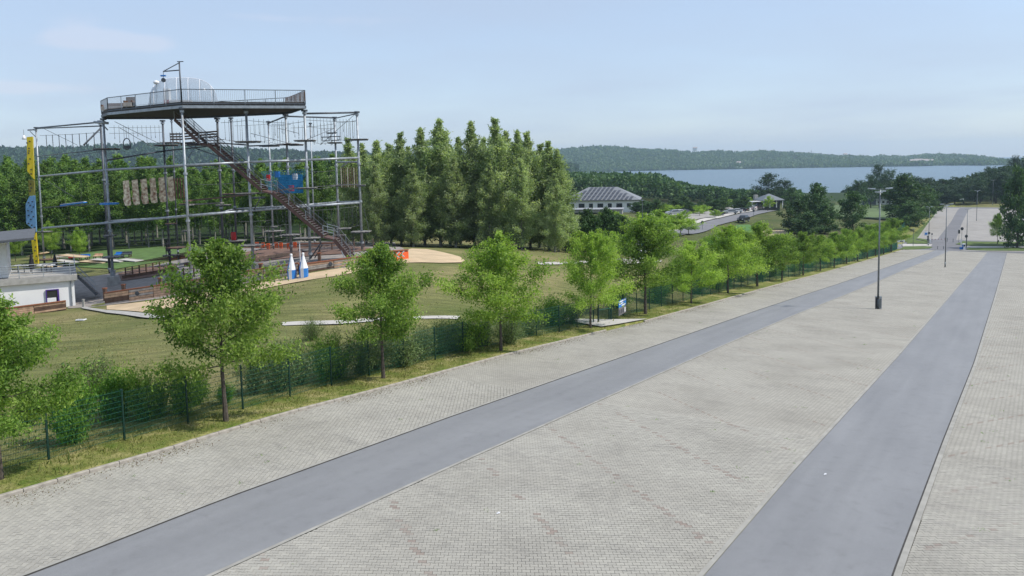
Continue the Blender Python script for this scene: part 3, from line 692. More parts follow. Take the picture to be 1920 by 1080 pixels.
# bushes behind the fence: (px of centre, foot row, top row, half width px, kind)
bushp = {}
def bush_proto(kind, seed):
    r = np.random.default_rng(seed); n_ = {'bush': 4600, 'dark': 4200, 'willow': 4200}[kind]
    nb = 26; ang = r.uniform(0, 6.28, nb); el = r.uniform(.55, 1.5, nb); mb = MB(); P = []; T = []
    for k in range(nb):
        ln = r.uniform(.75, 1.05); d = np.array([cos(ang[k])*cos(el[k])*1.05, sin(ang[k])*cos(el[k])*1.05, sin(el[k])]); e = d*ln
        if kind == 'willow': mb.tube((0, 0, -.05), tuple(e*.95), .012, .004, 4, False)
        else: mb.tube((0, 0, -.05), tuple(e*.8), .016, .006, 4, False)
        m_ = n_//nb; tt = r.uniform(.08, 1.05, m_)**.75; c = e[None]*tt[:, None]+r.normal(0, .11 if kind != 'willow' else .10, (m_, 3)); P.append(c); T.append(np.clip(r.uniform(.25, .75)+r.normal(0, .2, m_), 0, 1))
    P = np.concatenate(P); P[:, 2] = np.maximum(P[:, 2], .02); T = np.concatenate(T)
    lm = {'bush': L['bush'], 'dark': L['street'], 'willow': L['willow']}[kind]
    return mb.mesh('stems', M['bark']), leaf_mesh('foliage', P, {'bush': .085, 'dark': .085, 'willow': .075}[kind], lm, tint=T, ratio=.42 if kind != 'willow' else .24, droop=.2 if kind != 'willow' else -.4, seed=seed)
for kd in ('bush', 'dark', 'willow'): bushp[kd] = [bush_proto(kd, 300+j+len(kd)) for j in range(3)]
BU = [(60,800,720,40,'dark','small dark shrub under the left edge tree'),(150,838,712,50,'bush','bright round bush left of the second fence post'),(228,792,706,48,'bush','bright bush right of the second fence post'),(195,745,668,48,'willow','grey green thin shrub standing on the lawn behind the bright bushes'),
 (288,790,692,34,'dark','dark narrow shrub left of the third fence post'),(352,780,690,40,'dark','bare stemmed dark shrub under the big kerb tree'),(384,762,706,22,'bush','small bush just left of the big tree trunk'),(440,760,716,20,'bush','small bush just right of the big tree trunk'),
 (540,740,640,62,'willow','wide feathery willow bush right of the big tree'),(632,716,628,40,'dark','dark round bush between two fence posts left of the third tree'),(690,706,624,40,'willow','brownish willow bush behind the third tree trunk'),(768,692,622,52,'willow','feathery bush right of the third tree trunk'),
 (838,668,604,44,'willow','low willow bush in the middle of the fence run'),(892,662,596,40,'dark','dark green bush left of the bright middle tree'),(968,650,590,34,'willow','sparse bush right of the bright middle tree trunk'),(1050,610,556,40,'dark','bush on the lawn side left of the gate'),(1085,610,565,22,'willow','thin shrub leaning on the fence left of the gate'),
 (600,640,596,26,'willow','faint low shrub on the lawn edge near the white path'),(760,640,600,22,'willow','small loose shrub near the white path right of the third tree')]
for (px, py, tp, hw, kd, lb) in BU:
    P = G(px, py); P[:2] += N*.55; h = (ray(px, tp)[2]/ray(px, tp)[1]*P[1]+H0)-P[2]; w = hw/F*P[1]*1.4
    tr, cr = rnd.choice(bushp[kd]); t = thing('bush', lb, 'bush', (P[0], P[1], P[2]-.02), rnd.uniform(0, 6), 'bushes behind the fence'); t.scale = (w, w, max(.5, h)); inst('stems', tr, t); inst('foliage', cr, t)
for (px, py, tp, hw, lb) in ((500,745,660,40,'willow shoots right of the small bush beside the big trunk'),(585,725,636,46,'willow thicket between two fence posts left of the dark round bush'),(655,712,622,36,'pale willow shoots hugging the fence left of the third tree'),(725,700,620,36,'pale willow shoots just right of the third trunk'),(806,680,612,40,'willow thicket before the low middle willow bush'),
     (865,664,604,34,'willow shoots left of the bright middle tree'),(930,655,598,34,'willow shoots behind the bright middle tree trunk'),(1010,632,585,34,'willow thicket right of the bright middle tree'),(250,780,690,40,'leafy filler bush between the bright bushes'),(320,785,715,30,'low dark bush at the third fence post')):
    P = G(px, py); P[:2] += N*.75; h = (ray(px, tp)[2]/ray(px, tp)[1]*P[1]+H0)-P[2]; w = hw/F*P[1]*1.4
    tr, cr = rnd.choice(bushp['willow' if px > 400 else 'dark']); t = thing('bush', lb, 'bush', (P[0], P[1], P[2]-.02), rnd.uniform(0, 6), 'bushes behind the fence'); t.scale = (w, w, max(.5, h)); inst('stems', tr, t); inst('foliage', cr, t)
FB = ['bush', 'dark', 'willow']
for i in range(26):
    v = 62+i*5.6; u = float(UF(v))+rnd.uniform(1.6, 3.4); x, y = uvw(u, v); tr, cr = rnd.choice(bushp[rnd.choice(['dark', 'dark', 'bush'])]); s = rnd.uniform(1.3, 2.0)
    t = thing('bush', 'leafy shrub behind the far fence run, between the %s and %s kerb tree' % (NTH[min(5+int((v-62)/9.6), 18)], NTH[min(6+int((v-62)/9.6), 19)]), 'bush', (x, y, hz(x, y)), rnd.uniform(0, 6), 'shrubs behind the far fence run'); t.scale = (s, s, s*rnd.uniform(.85, 1.3)); inst('stems', tr, t); inst('foliage', cr, t)

for i in range(46):
    v = 82+i*2.6; u = float(UF(v))+rnd.uniform(4, 10+.25*(v-82)); x, y = uvw(u, v); kd = rnd.choice(['dark', 'bush', 'willow']); tr, cr = rnd.choice(bushp[kd]); s = rnd.uniform(1.2, 2.4)
    px_ = 960+F*x/y
    t = thing('bush', {'dark': 'dark', 'bush': 'bright', 'willow': 'greyish'}[kd]+' rough shrub on the slope beyond the fence, behind the %s kerb tree' % NTH[min(5+int((v-62)/9.6+.5), 19) if v > 62 else 5], 'bush', (x, y, hz(x, y)), rnd.uniform(0, 6), 'rough shrubs on the slope beyond the fence'); t.scale = (s*1.2, s*1.2, s); inst('stems', tr, t); inst('foliage', cr, t)

# ---- tall poplars
pop = []
for sd_ in range(4):
    mb, P, T = branchy(200+sd_, 19, .7, 3.6, 84, up=(26, 74), wide=.42, tw=9, per=31, cl=.66, trunk_r=.17, topw=.10, lo_env=.8)
    pop.append(proto('p', mb, P, T, .34, L['poplar'], M['pbark'], ratio=.42, droop=-.2, seed=40+sd_))
PO = [(655,250,112),(680,262,118),(708,256,110),(727,262,120),(745,240,112),(765,268,118),(790,232,110),(820,214,108),(838,236,114),(858,250,120),(884,219,108),(905,250,114),(932,212,107),(950,238,114),(968,236,108),(990,238,112),(1008,262,116),(1026,257,109),(1044,272,108),(700,300,104),(770,300,104),(850,290,105),(915,300,104),(975,290,103),(1038,320,102),(1060,350,108)]
PLB = {7: 'tallest poplar of the left hump of the grove', 12: 'tallest poplar, right of centre in the grove', 10: 'narrow tall poplar between the two highest crowns of the grove', 4: 'pointed poplar at the left shoulder of the grove', 18: 'rightmost tall poplar of the grove'}
for i, (px, tp, Y) in enumerate(PO):
    P = at(px, tp, Y); z = hz(P[0], P[1]); h = P[2]-z
    t = place(pop[i % 4], 'poplar_tree', 'tree', PLB.get(i, ('tall grey green poplar ' if tp < 280 else 'lower front poplar ')+where(px)), P[0], P[1], h/18.6*rnd.uniform(.98, 1.22), group='poplar grove in the middle', z=z-.1, sz=h/18.6)

# ---- younger woodland behind the climbing tower
grv = []
for sd_ in range(4):
    mb, P, T = branchy(240+sd_, 14, 3.3, 2.8, 38, up=(25, 66), wide=.3, tw=9, per=26, cl=.65, trunk_r=.12)
    grv.append(proto('g', mb, P, T, .35, L['grove'], M['pbark'], ratio=.45, droop=.1, seed=60+sd_))
k = 0
for row, (Y0, tops) in enumerate(((124, (318, 335)), (134, (300, 322)), (146, (288, 305)), (162, (282, 296)))):
    for px in range(-40, 690, 34):
        pp = px+rnd.uniform(-12, 12)+row*9; Y = Y0+rnd.uniform(-5, 5); tp = rnd.uniform(*tops)
        if 330 < px < 470 and row > 1: tp += 10
        P = at(pp, tp, Y); z = hz(P[0], P[1]); h = P[2]-z; s = h/13.8
        lb = ['front edge woodland tree', 'second rank woodland tree', 'third rank taller woodland tree', 'skyline woodland tree'][row]+', '+where(pp)
        place(grv[k % 4], 'woodland_tree', 'tree', lb, P[0], P[1], s*rnd.uniform(1.0, 1.3), group='woodland trees behind the rope course, rank %d' % (row+1), z=z-.1, sz=s); k += 1
# undergrowth trees in bright green near the terrace
for (px, py, tp, lb) in ((95,470,412,'small bright green tree behind the yellow climbing panel'),(148,462,424,'small bright tree in front of the wood, right of the climbing panel'),(28,475,425,'bright small tree behind the white building roof')):
    P = at(px, py, 104); z = hz(P[0], P[1]); h = (H0+ray(px, tp)[2]/ray(px, tp)[1]*104)-z
    place(brt[0], 'young_tree', 'tree', lb, P[0], P[1], h/6.9*.8, z=z, sz=h/6.9)

# ---- bigger broad trees and pines further off
broad = []
for sd_ in range(4):
    mb, P, T = branchy(270+sd_, 12, .7, 4.6, 36, up=(2, 68), wide=.42, tw=11, per=13, cl=.8, trunk_r=.22, topw=.3)
    broad.append(proto('f', mb, P, T, .62, L['forest'], M['bark'], ratio=.5, seed=80+sd_))
pine = []
for sd_ in range(3):
    mb, P, T = branchy(290+sd_, 14, 3.0, 4.0, 26, up=(2, 55), wide=.45, tw=10, per=16, cl=.9, trunk_r=.2, topw=.35)
    pine.append(proto('f', mb, P, T, .55, L['dark'], M['bark'], ratio=.35, seed=90+sd_))
lotp = []
for sd_ in range(2):
    mb, P, T = branchy(310+sd_, 5.5, 1.7, 2.1, 18, up=(10, 60), wide=.3, tw=8, per=14, cl=.4, trunk_r=.08)
    lotp.append(proto('f', mb, P, T, .30, L['bright'], M['bark'], ratio=.5, seed=95+sd_))
def tree_px(pr, name, px, tp, Y, wpx, label, href, rref, group=None):
    """a tree at distance Y whose top shows at row tp and whose crown is wpx wide"""
    P = at(px, tp, Y); z = hz(P[0], P[1]); h = max(3, P[2]-z); w = wpx/F*Y/2
    return place(pr, name, 'tree', label, P[0], P[1], w/rref, group=group, z=z-.1, sz=h/href)
for (px, tp, Y, w, lb, pr, nm) in (
 (1440,326,352,58,'large dark round tree behind the lakeside kiosk',pine,'pine_tree'),(1470,340,354,44,'dark tree just right of the big round tree at the lakeside kiosk',pine,'pine_tree'),(1484,354,330,40,'brown green shrubby tree right of the kiosk',broad,'broadleaf_tree'),
 (1530,348,220,62,'tall dark oak-like tree in the middle distance left of the tall lamp',broad,'broadleaf_tree'),(1493,376,214,64,'lower dark tree left of the oak-like tree',broad,'broadleaf_tree'),(1600,362,225,66,'loose thin crowned tree right of the oak-like tree',broad,'broadleaf_tree'),
 (1692,334,262,84,'large mid green tree right of the tall lamp head',broad,'broadleaf_tree'),(1704,380,245,60,'lower bright front tree left of the second car park',broad,'broadleaf_tree'),(1722,348,272,62,'green tree at the corner of the second car park fence',broad,'broadleaf_tree'),(1650,312,400,40,'tall dark pine standing highest against the lake, behind the tall lamp',pine,'pine_tree'),
 (1634,330,390,40,'dark pine left of the highest pine',pine,'pine_tree'),(1606,340,370,44,'dark pine at the left end of the lakeside pines',pine,'pine_tree'),(1668,322,405,46,'dark pine right of the highest pine',pine,'pine_tree'),
 (1708,362,258,62,'rounded green tree overhanging the far fence, middle one',broad,'broadleaf_tree'),(1742,354,300,50,'green tree over the upper end of the far fence',broad,'broadleaf_tree'),(1512,400,205,60,'dark bushy tree at the foot of the oak-like tree',broad,'broadleaf_tree'),(1548,385,215,50,'right shoulder of the oak-like tree group',broad,'broadleaf_tree'),
 (1912,325,196,70,'large green tree cut by the right edge of the photo',broad,'broadleaf_tree'),(1945,330,200,80,'green tree outside the right edge beside the second car park',broad,'broadleaf_tree')):
    tree_px(pr, nm, px, tp, Y, w, lb, 11.8 if pr is broad else 13.6, 4.6 if pr is broad else 4.0)
# pine wood beyond the second car park
k = 0
for row in range(3):
    for px in range(1700, 1985, 21):
        Y = 379+row*22+rnd.uniform(-6, 6); t0 = np.interp(px, (1690, 1740, 1780, 1820, 1850, 1880, 1915, 1960), (330, 336, 338, 330, 322, 308, 300, 296))
        tp = t0+rnd.uniform(-5, 9)+(2-row)*rnd.uniform(3, 12)
        tree_px(pine[k % 3], 'pine_tree', px+rnd.uniform(-9, 9), tp, Y, rnd.uniform(42, 58), ['front', 'middle', 'back'][row]+' rank dark pine beyond the second car park, '+where(px), 13.6, 4.0, 'pines beyond the second car park, rank %d' % (row+1)); k += 1
for (px, tp, Y, lb) in ((1872,396,205,'thin young tree with dark leaves right of the crossing'),(1893,420,200,'round young tree right of the crossing, on the grass strip')):
    P = at(px, tp, Y); z = hz(P[0], P[1]); h = P[2]-z; place(street[1] if px < 1880 else street[3], 'young_tree', 'tree', lb, P[0], P[1], h/6.9*.7, z=z, sz=h/6.9)
# belt between the lower road and the poplars, and round the visitor car park
k = 0
for (x0, x1, Y, t0, t1, n_, w, pr, lb, gp) in ((1055,1175,118,392,425,9,46,broad,'bushy mid green tree','bushy trees in front of the white hall'),
  (1060,1170,135,402,430,8,50,broad,'dense shrubby tree in the second line','shrubby trees right of the poplars'),
  (1070,1180,104,428,446,8,46,lotp,'light green sapling','saplings right of the poplars'),
  (1130,1260,150,392,425,10,52,lotp,'bright bushy tree left of the visitor road','bright trees by the visitor road bend'),
  (1180,1300,262,372,384,8,30,broad,'middling tree beyond the bushes','trees beside the white hall'),
  (1215,1330,262,380,392,10,24,lotp,'bright small tree behind the parked cars','small trees at the back of the visitor car park'),
  (1260,1400,300,366,380,9,30,broad,'dark tree behind the visitor car park','dark trees behind the visitor car park'),
  (1350,1420,318,370,380,4,24,lotp,'bright small tree near the lakeside kiosk','small trees near the lakeside kiosk'),
  (1198,1292,185,398,412,8,44,lotp,'light green tree before the car park','light trees in front of the visitor car park'),
  (1180,1250,165,415,432,7,40,lotp,'low tree by the curved seat walls','low light trees beside the seat walls'),
  (1225,1305,222,396,408,2,26,lotp,'bright small tree between the parked cars','small trees between the parked cars'),
  (1300,1350,245,388,396,2,24,lotp,'bright small tree in front of parked cars','small trees in front of the parked cars'),
  (1500,1690,330,372,396,10,34,broad,'tree on the meadow slope behind the kerb row','trees on the meadow slope')):
    for i in range(n_):
        px = x0+(x1-x0)*(i+.5)/n_+rnd.uniform(-6, 6)
        if Y == 330 and 1560 < px < 1660: continue
        tree_px(pr, 'broadleaf_tree' if pr is broad else 'small_tree', px, rnd.uniform(t0, t1), Y+rnd.uniform(-8, 8), w*rnd.uniform(.85, 1.2), lb+', '+where(px), 11.8 if pr is broad else 5.3, 4.6 if pr is broad else 2.1, gp)

# ---- forest masses too far to count: one object each, built of leafy clumps
def forest_mass(name, X, Y, Z, H, Wd, m_, nq, q, seed, tint_sd=.2):
    r = np.random.default_rng(seed); n_ = len(X); sh = r.beta(2, 1.3, (n_, nq)); a = r.uniform(0, 6.283, (n_, nq))
    rad = np.sqrt(np.clip(1-((sh-.42)/.62)**2, 0.03, 1))*r.uniform(.6, 1.05, (n_, nq))
    P = np.stack([X[:, None]+Wd[:, None]*.5*rad*np.cos(a), Y[:, None]+Wd[:, None]*.5*rad*np.sin(a), Z[:, None]+H[:, None]*(.12+.88*sh)], -1).reshape(-1, 3)
    T = np.clip(np.repeat(r.uniform(.15, .85, n_), nq)+r.normal(0, tint_sd, n_*nq), 0, 1)
    o = bpy.data.objects.new(name, leaf_mesh(name, P, q, m_, ratio=.8, droop=-.3, tint=T, seed=seed)); link(o); o['kind'] = 'stuff'
    return o
def scatter(n_, fx, seed):
    r = np.random.default_rng(seed); return fx(r, n_)
# mid forest between hall and lake
r = np.random.default_rng(5); n_ = 1300
Yf = r.uniform(430, 820, n_); pxf = r.uniform(1000, 1500, n_)
top = np.interp(pxf, (1000,1060,1150,1200,1240,1265,1300,1340,1380,1500), (318,320,318,319,328,340,349,352,358,358))
Xf = (pxf-960)/F*Yf; Zf = height(Xf, Yf); cap = (H0+ray(1200, 0)[2]*0+0); zt = np.array([H0+ray(a, b)[2]/ray(a, b)[1]*c for a, b, c in zip(pxf, top, Yf)])
Hf = np.clip(zt-Zf, 0, 15)*r.uniform(.8, 1.04, n_); ok = Hf > 3.5
forest_mass('distant_forest', Xf[ok], Yf[ok], Zf[ok], Hf[ok], np.clip(Hf[ok]*.75, 4, 10), L['forest'], 70, 1.9, 6)
n_ = 900; Yf = r.uniform(420, 760, n_); pxf = r.uniform(1500, 2050, n_); Xf = (pxf-960)/F*Yf; Zf = height(Xf, Yf)
top = np.interp(pxf, (1500,1560,1600,1640,1700,1740,1800,1850,1900,2050), (362,366,352,340,338,342,338,326,312,300)); zt = np.array([H0+ray(a, b)[2]/ray(a, b)[1]*c for a, b, c in zip(pxf, top, Yf)])
Hf = np.clip(zt-Zf, 0, 16)*r.uniform(.8, 1.05, n_); ok = (Hf > 3.5) & ((pxf > 1700) | (Yf > 520))
forest_mass('distant_forest', Xf[ok], Yf[ok], Zf[ok], Hf[ok], np.clip(Hf[ok]*.8, 4, 11), L['dark'], 60, 1.9, 8)
n_ = 1500; Yf = r.uniform(180, 620, n_); pxf = r.uniform(-250, 1040, n_); Xf = (pxf-960)/F*Yf; Zf = height(Xf, Yf); Hf = r.uniform(10, 15, n_)
zt = np.array([H0+ray(a, 305)[2]/ray(a, 305)[1]*c for a, c in zip(pxf, Yf)]); Hf = np.minimum(Hf, np.maximum(zt-Zf, 6)); forest_mass('distant_forest', Xf, Yf, Zf, Hf, Hf*.7, L['forest'], 50, 1.7, 9)

# ------------------------------------------------------------------ hills round the lake
def hillmat():
    mt, nt, n, l, b = node_mat('wooded_hill'); b.inputs['Roughness'].default_value = 1; b.inputs['Specular IOR Level'].default_value = 0
    tc = n.new('ShaderNodeTexCoord'); nz = n.new('ShaderNodeTexNoise'); nz.inputs['Scale'].default_value = .004; nz.inputs['Detail'].default_value = 8; l.new(tc.outputs['Object'], nz.inputs['Vector'])
    r = n.new('ShaderNodeValToRGB'); e = r.color_ramp.elements; e[0].position = .38; e[0].color = (.022,.045,.016,1); e[1].position = .66; e[1].color = (.10,.125,.04,1); q = e.new(.52); q.color = (.035,.062,.02,1)
    l.new(nz.outputs['Fac'], r.inputs[0]); a = n.new('ShaderNodeAttribute'); a.attribute_name = 'field'
    mx = n.new('ShaderNodeMixRGB'); l.new(a.outputs['Fac'], mx.inputs[0]); l.new(r.outputs[0], mx.inputs[1]); mx.inputs[2].default_value = (.20,.21,.085,1); l.new(mx.outputs[0], b.inputs['Base Color']); return mt
HM = hillmat()
def hill(name, sky, shoreY, ridgeY, px0, px1, nx, seed, ny=16, dens=1600, fields=(), lm='hill'):
    pxs = np.linspace(px0, px1, nx); r = np.random.default_rng(seed); V = []; fl = []
    sx, sy = zip(*sky); V3 = np.zeros((nx, ny+4, 3)); FL = np.zeros((nx, ny+4))
    ph = r.uniform(0, 6, 8)
    for i, px in enumerate(pxs):
        yt = np.interp(px, sx, sy)+1.2*sin(px*.07+ph[0])*.5+.6*sin(px*.23+ph[1]); s0 = np.interp(px, *shoreY); r0 = np.interp(px, *ridgeY)
        rr = ray(px, yt); zr = H0+rr[2]/rr[1]*r0
        for j in range(ny+4):
            t = j/(ny-1)
            if t <= 1:
                Y = s0+(r0-s0)*t; q_ = t*t*(3-2*t)*.55+t*.45; z = LAKE-1+(zr-13-LAKE+1)*q_+3*sin(Y*.012+px*.03+ph[2])*sin(t*pi)
            else: Y = r0+(r0-s0)*(t-1)*2; z = zr-13-(t-1)*90
            V3[i, j] = ((px-960)/F*Y+.0*z, Y, z)
            for (fx, ft, fw, fh) in fields:
                if abs(px-fx) < fw and abs(t-ft) < fh: FL[i, j] = 1
    m_ = ny+4; ix = np.arange(nx*m_).reshape(nx, m_); q = np.stack([ix[1:, :-1], ix[1:, 1:], ix[:-1, 1:], ix[:-1, :-1]], -1).reshape(-1, 4)
    o = bpy.data.objects.new('hill', np_mesh('hill', V3.reshape(-1, 3), np.full(len(q), 4), q.ravel(), HM, {'field': FL.ravel()}, True)); link(o); o['kind'] = 'structure'
    i = r.uniform(0, nx-1.01, dens); j = r.uniform(0, ny-.5, dens)**1.0; i0 = i.astype(int); j0 = j.astype(int); fi = (i-i0)[:, None]; fj = (j-j0)[:, None]
    P = V3[i0, j0]*(1-fi)*(1-fj)+V3[i0+1, j0]*fi*(1-fj)+V3[i0, j0+1]*(1-fi)*fj+V3[i0+1, j0+1]*fi*fj
    ok = FL[i0, j0] < .5; P = P[ok]; n_ = len(P); Hh = r.uniform(8, 14.5, n_)
    forest_mass('distant_forest', P[:, 0], P[:, 1], P[:, 2]-2, Hh, r.uniform(13, 26, n_), L[lm], 14, 9.0, seed+1, .12)
hill('hill', [(900,296),(1000,285),(1055,279),(1090,276),(1120,271.5),(1150,274),(1200,278),(1260,281),(1300,284),(1350,283),(1400,284),(1440,282),(1500,286),(1560,290),(1620,293),(1660,296),(1700,304),(1740,311)],
 ((900,1220,1400,1640,1740),(2300,2550,2500,2350,2300)), ((900,1740),(3300,3000)), 880, 1745, 240, 21, dens=7000, fields=((1430,.42,26,.05),(1465,.60,30,.035),(1495,.5,16,.06),(1400,.66,10,.04),(1560,.35,14,.04)))
hill('hill', [(1540,301),(1600,296),(1650,292.5),(1700,292),(1740,289),(1780,288.5),(1820,291),(1850,294),(1880,299),(1930,303),(2000,304)],
 ((1540,1700,1850,2050),(2650,2450,2180,2100)), ((1540,2050),(3500,2900)), 1540, 2050, 130, 22, dens=3500, fields=((1720,.10,22,.06),))
hill('hill', [(-300,282),(0,276),(150,275),(250,269),(350,268),(420,274),(560,283),(690,287),(800,290),(1000,300),(1100,308)],
 ((-300,1100),(1150,1300)), ((-300,1100),(1750,1900)), -300, 1080, 260, 23, dens=8000, lm='dark')

# ------------------------------------------------------------------ fence along the car park
def up(p, h): return (p[0], p[1], p[2]+h)
fence = thing('mesh_fence', 'dark green double wire mesh fence running along the whole left side of the car park', 'fence', (0, 0, 0))
pm_ = MB().box((0, 0, .97), (.06, .06, 2.1)).add([(-.035,-.035,2.02),(.035,-.035,2.02),(.035,.035,2.02),(-.035,.035,2.02),(-.035,-.035,2.05),(.035,-.035,2.05),(.035,.035,2.05),(-.035,.035,2.05)],
     [(4,5,6,7),(0,1,5,4),(1,2,6,5),(2,3,7,6),(3,0,4,7)]).mesh('fence_post', M['fpost'])
def tri_bar(mb, a, b, r):
    mb.tube(a, b, r, n=3, cap=False)
SPC = 2.62
pl = MB()
for k in range(10): tri_bar(pl, (.03, 0, .10+k*.2), (SPC-.03, 0, .10+k*.2), .0095)
for k in range(51): tri_bar(pl, (.06+k*.05, .004, .06), (.06+k*.05, .004, 1.98), .0042)
panm = pl.mesh('mesh_panel', M['fence'])
def fence_run(root, us_, v0, v1, skip=None, hsc=.93):
    v = v0; prev = None
    while v < v1:
        u = float(us_(v)); x, y = uvw(u, v); z = hz(x, y)+.06
        inst('fence_post', pm_, root, (x, y, z), (0, 0, -AZ), (1, 1, hsc))
        if prev is not None and not (skip and skip[0] < v-.5*SPC < skip[1]):
            d = Vector((x, y, z))-Vector(prev); L_ = hypot(d.x, d.y)
            o = inst('mesh_panel', panm, root, prev, (0, 0, 0), (1, 1, 1))
            rz = atan2(d.y, d.x); sh = d.z/L_
            # panel follows the slope: sheared like a stepped-down mat welded between plumb posts
            o.matrix_local = Matrix(((cos(rz)*L_/SPC, -sin(rz), 0, prev[0]), (sin(rz)*L_/SPC, cos(rz), 0, prev[1]), (sh*L_/SPC, 0, hsc, prev[2]), (0, 0, 0, 1)))
        prev = (x, y, z); v += SPC
_f = sorted([plane_uv(*p)[::-1] for p in [(92,868),(210,838),(318,810),(509,757),(592,735),(668,715),(738,697),(802,683),(860,668),(912,655),(962,640),(1006,636),(1047,625),(1182,593),(1282,566),(1406,537),(1478,518),(1685,472)]])
_f = np.array(_f); uf2 = lambda v: np.interp(v, _f[:, 0], np.convolve(np.r_[_f[0, 1], _f[:, 1], _f[-1, 1]], [.3, .4, .3], 'valid'))
v_first = plane_uv(92, 868)[1]
gv = plane_uv(1120, 612)[1], plane_uv(1150, 605)[1]
fence_run(fence, uf2, v_first-2.62*4, 212, skip=(gv[0]-.2, gv[1]+1.2))
gate = thing('fence_gate', 'green mesh gate leaf with thicker posts in the fence at the paved side path', 'gate', (0, 0, 0))
for (px, py) in ((1122,609),(1146,604)):
    u, v = plane_uv(px, py); x, y = uvw(u, v); z = hz(x, y); MB().box((x, y, z+1.0), (.10, .10, 2.15), -AZ).build('gate_post', M['fpost'], gate)
(u0, v0_), (u1, v1_) = plane_uv(1122, 609), plane_uv(1146, 604); xa, ya = uvw(u0, v0_); xb, yb = uvw(u1, v1_); za, zb = hz(xa, ya), hz(xb, yb)
g = MB()
for h_ in (.12, 1.1, 1.95): g.beam((xa, ya, za+h_), (xb, yb, zb+h_), .05, .05)
g.build('gate_frame', M['fence'], gate); g = MB()
for k in range(1, 22): t = k/22; tri_bar(g, (xa+(xb-xa)*t, ya+(yb-ya)*t, za+(zb-za)*t+.12), (xa+(xb-xa)*t, ya+(yb-ya)*t, za+(zb-za)*t+1.95), .006)
g.build('gate_mesh', M['fence'], gate)
# second fence up the far car park
f2 = thing('mesh_fence', 'dark green mesh fence climbing beside the second car park on its left', 'fence', (0, 0, 0))
fence_run(f2, lambda v: ul2(v)+4.6, 244, 400, hsc=1.0)
# banner on the fence
P1 = G(1150, 597); P2 = G(1176, 589)
bn = thing('fence_banner', 'blue and white printed banner tied to the fence beside the gate', 'banner', tuple(P1))
u1, v1_ = plane_uv(1158, 603); u2, v2_ = plane_uv(1175, 597); xa, ya = uvw(u1, v1_); xb, yb = uvw(u2, v2_); za = hz(xa, ya)
def quad_at(a, b, z0, z1, th=.02): 
    d = Vector((b[0]-a[0], b[1]-a[1], 0)).normalized(); nrm = Vector((d.y, -d.x, 0)); m_ = MB()
    vs = [(a[0], a[1], z0), (b[0], b[1], z0+(b[2]-a[2])), (b[0], b[1], z1+(b[2]-a[2])), (a[0], a[1], z1)]
    return m_.add([tuple(Vector(p)+nrm*th) for p in vs]+[tuple(Vector(p)-nrm*th) for p in vs], [(0,1,2,3),(7,6,5,4),(0,4,5,1),(1,5,6,2),(2,6,7,3),(3,7,4,0)])
def bpart(name, f0, f1, z0, z1, m_, off=.0):
    a = (xa+(xb-xa)*f0+.08, ya+(yb-ya)*f0-.10-off, za); b = (xa+(xb-xa)*f1+.08, ya+(yb-ya)*f1-.10-off, za)
    o = quad_at(a, b, za+z0, za+z1, .012); me = o.mesh(name, m_); me.transform(Matrix.Translation((-P1[0], -P1[1], -P1[2]))); inst(name, me, bn)
bpart('banner_sheet', 0, .8, 1.05, 1.6, M['blue']); bpart('lower_sheet', 0, .8, .45, 1.03, mat('grey_print', (.16,.15,.16), .6))
for (a_, b_, c_, d_) in ((.05,.76,1.46,1.55),(.05,.5,1.29,1.37),(.3,.75,1.12,1.20)): bpart('white_lettering', a_, b_, c_, d_, M['whitep'], .03)
for (a_, b_, c_, d_) in ((.06,.16,.55,.9),(.24,.34,.55,.9),(.44,.54,.55,.9),(.62,.72,.55,.9)): bpart('printed_figure', a_, b_, c_, d_, M['whitep'] if a_ > .5 else M['dsteel'], .03)

# ------------------------------------------------------------------ lamp posts
def lamp_mesh(double=True, h=11.0):
    p = MB().tube((0, 0, 0), (0, 0, .9), .11, .10, 10).tube((0, 0, .9), (0, 0, h-.1), .09, .045, 10).mesh('pole', M['lampm'], True)
    a = MB().beam((-.62, 0, h-.05), (.62, 0, h-.05), .06, .06).beam((-.28, -.3, h-.30), (.28, .3, h-.30), .05, .05).mesh('crossbar', M['lampm'])
    hd = MB().prism([(-.30,-.10),(.30,-.13),(.30,.13),(-.30,.10)], .0, .10).mesh('lamp_head', mat('lamp_head_pale', (.42,.46,.50), .35, .3))
    return p, a, hd
LP, LA, LH = lamp_mesh()
def lamp(px, py, top, label, cab=False, heads=4):
    P = G(px, py) if py > 478 else atz(px, py, FLAT); h = (H0+ray(px, top)[2]/ray(px, top)[1]*P[1])-P[2]
    t = thing('lamp_post', label, 'lamp post', tuple(P), -.05, 'tall car park lamps'); t.scale = (1, 1, h/11.0)
    inst('pole', LP, t); inst('crossbar', LA, t)
    if heads == 4: HS = ((-.78, 0, 10.98), (.78, 0, 10.98), (-.26, -.3, 10.66), (.30, .3, 10.70))
    else: HS = ((-.6, 0, 10.98), (.6, 0, 10.98))
    for s in HS: inst('lamp_head', LH, t, s, (0, radians(-4 if s[0] > 0 else 4), 0 if s[1] == 0 else 0))
    return t
t = lamp(1646, 579, 354, 'tallest looking lamp post, nearest one, standing on the pavers between the two lanes')
P = G(1646, 579)
for dx, w, m_, lb in ((-.20, .13, 'dsteel', 'dark narrow control box at the foot of the nearest lamp post'), (.20, .17, 'cabinet', 'pale grey control box at the foot of the nearest lamp post')):
    x, y = P[0]+dx*1.0, P[1]-.06; z = hz(x, y); c = thing('control_box', lb, 'cabinet', (x, y, z), -.3)
    MB().box((0, 0, .56), (w, .28, 1.1)).build('cabinet', M[m_], c); MB().box((0, 0, 1.13), (w+.04, .32, .04)).build('lid', M['lampm'], c); MB().box((0, -.146, .56), (w*.75, .012, .85)).build('door', M['lampm'] if m_ != 'dsteel' else M['black'], c)
lamp(1772, 501, 383, 'second lamp post down the slope, just before the crossing')
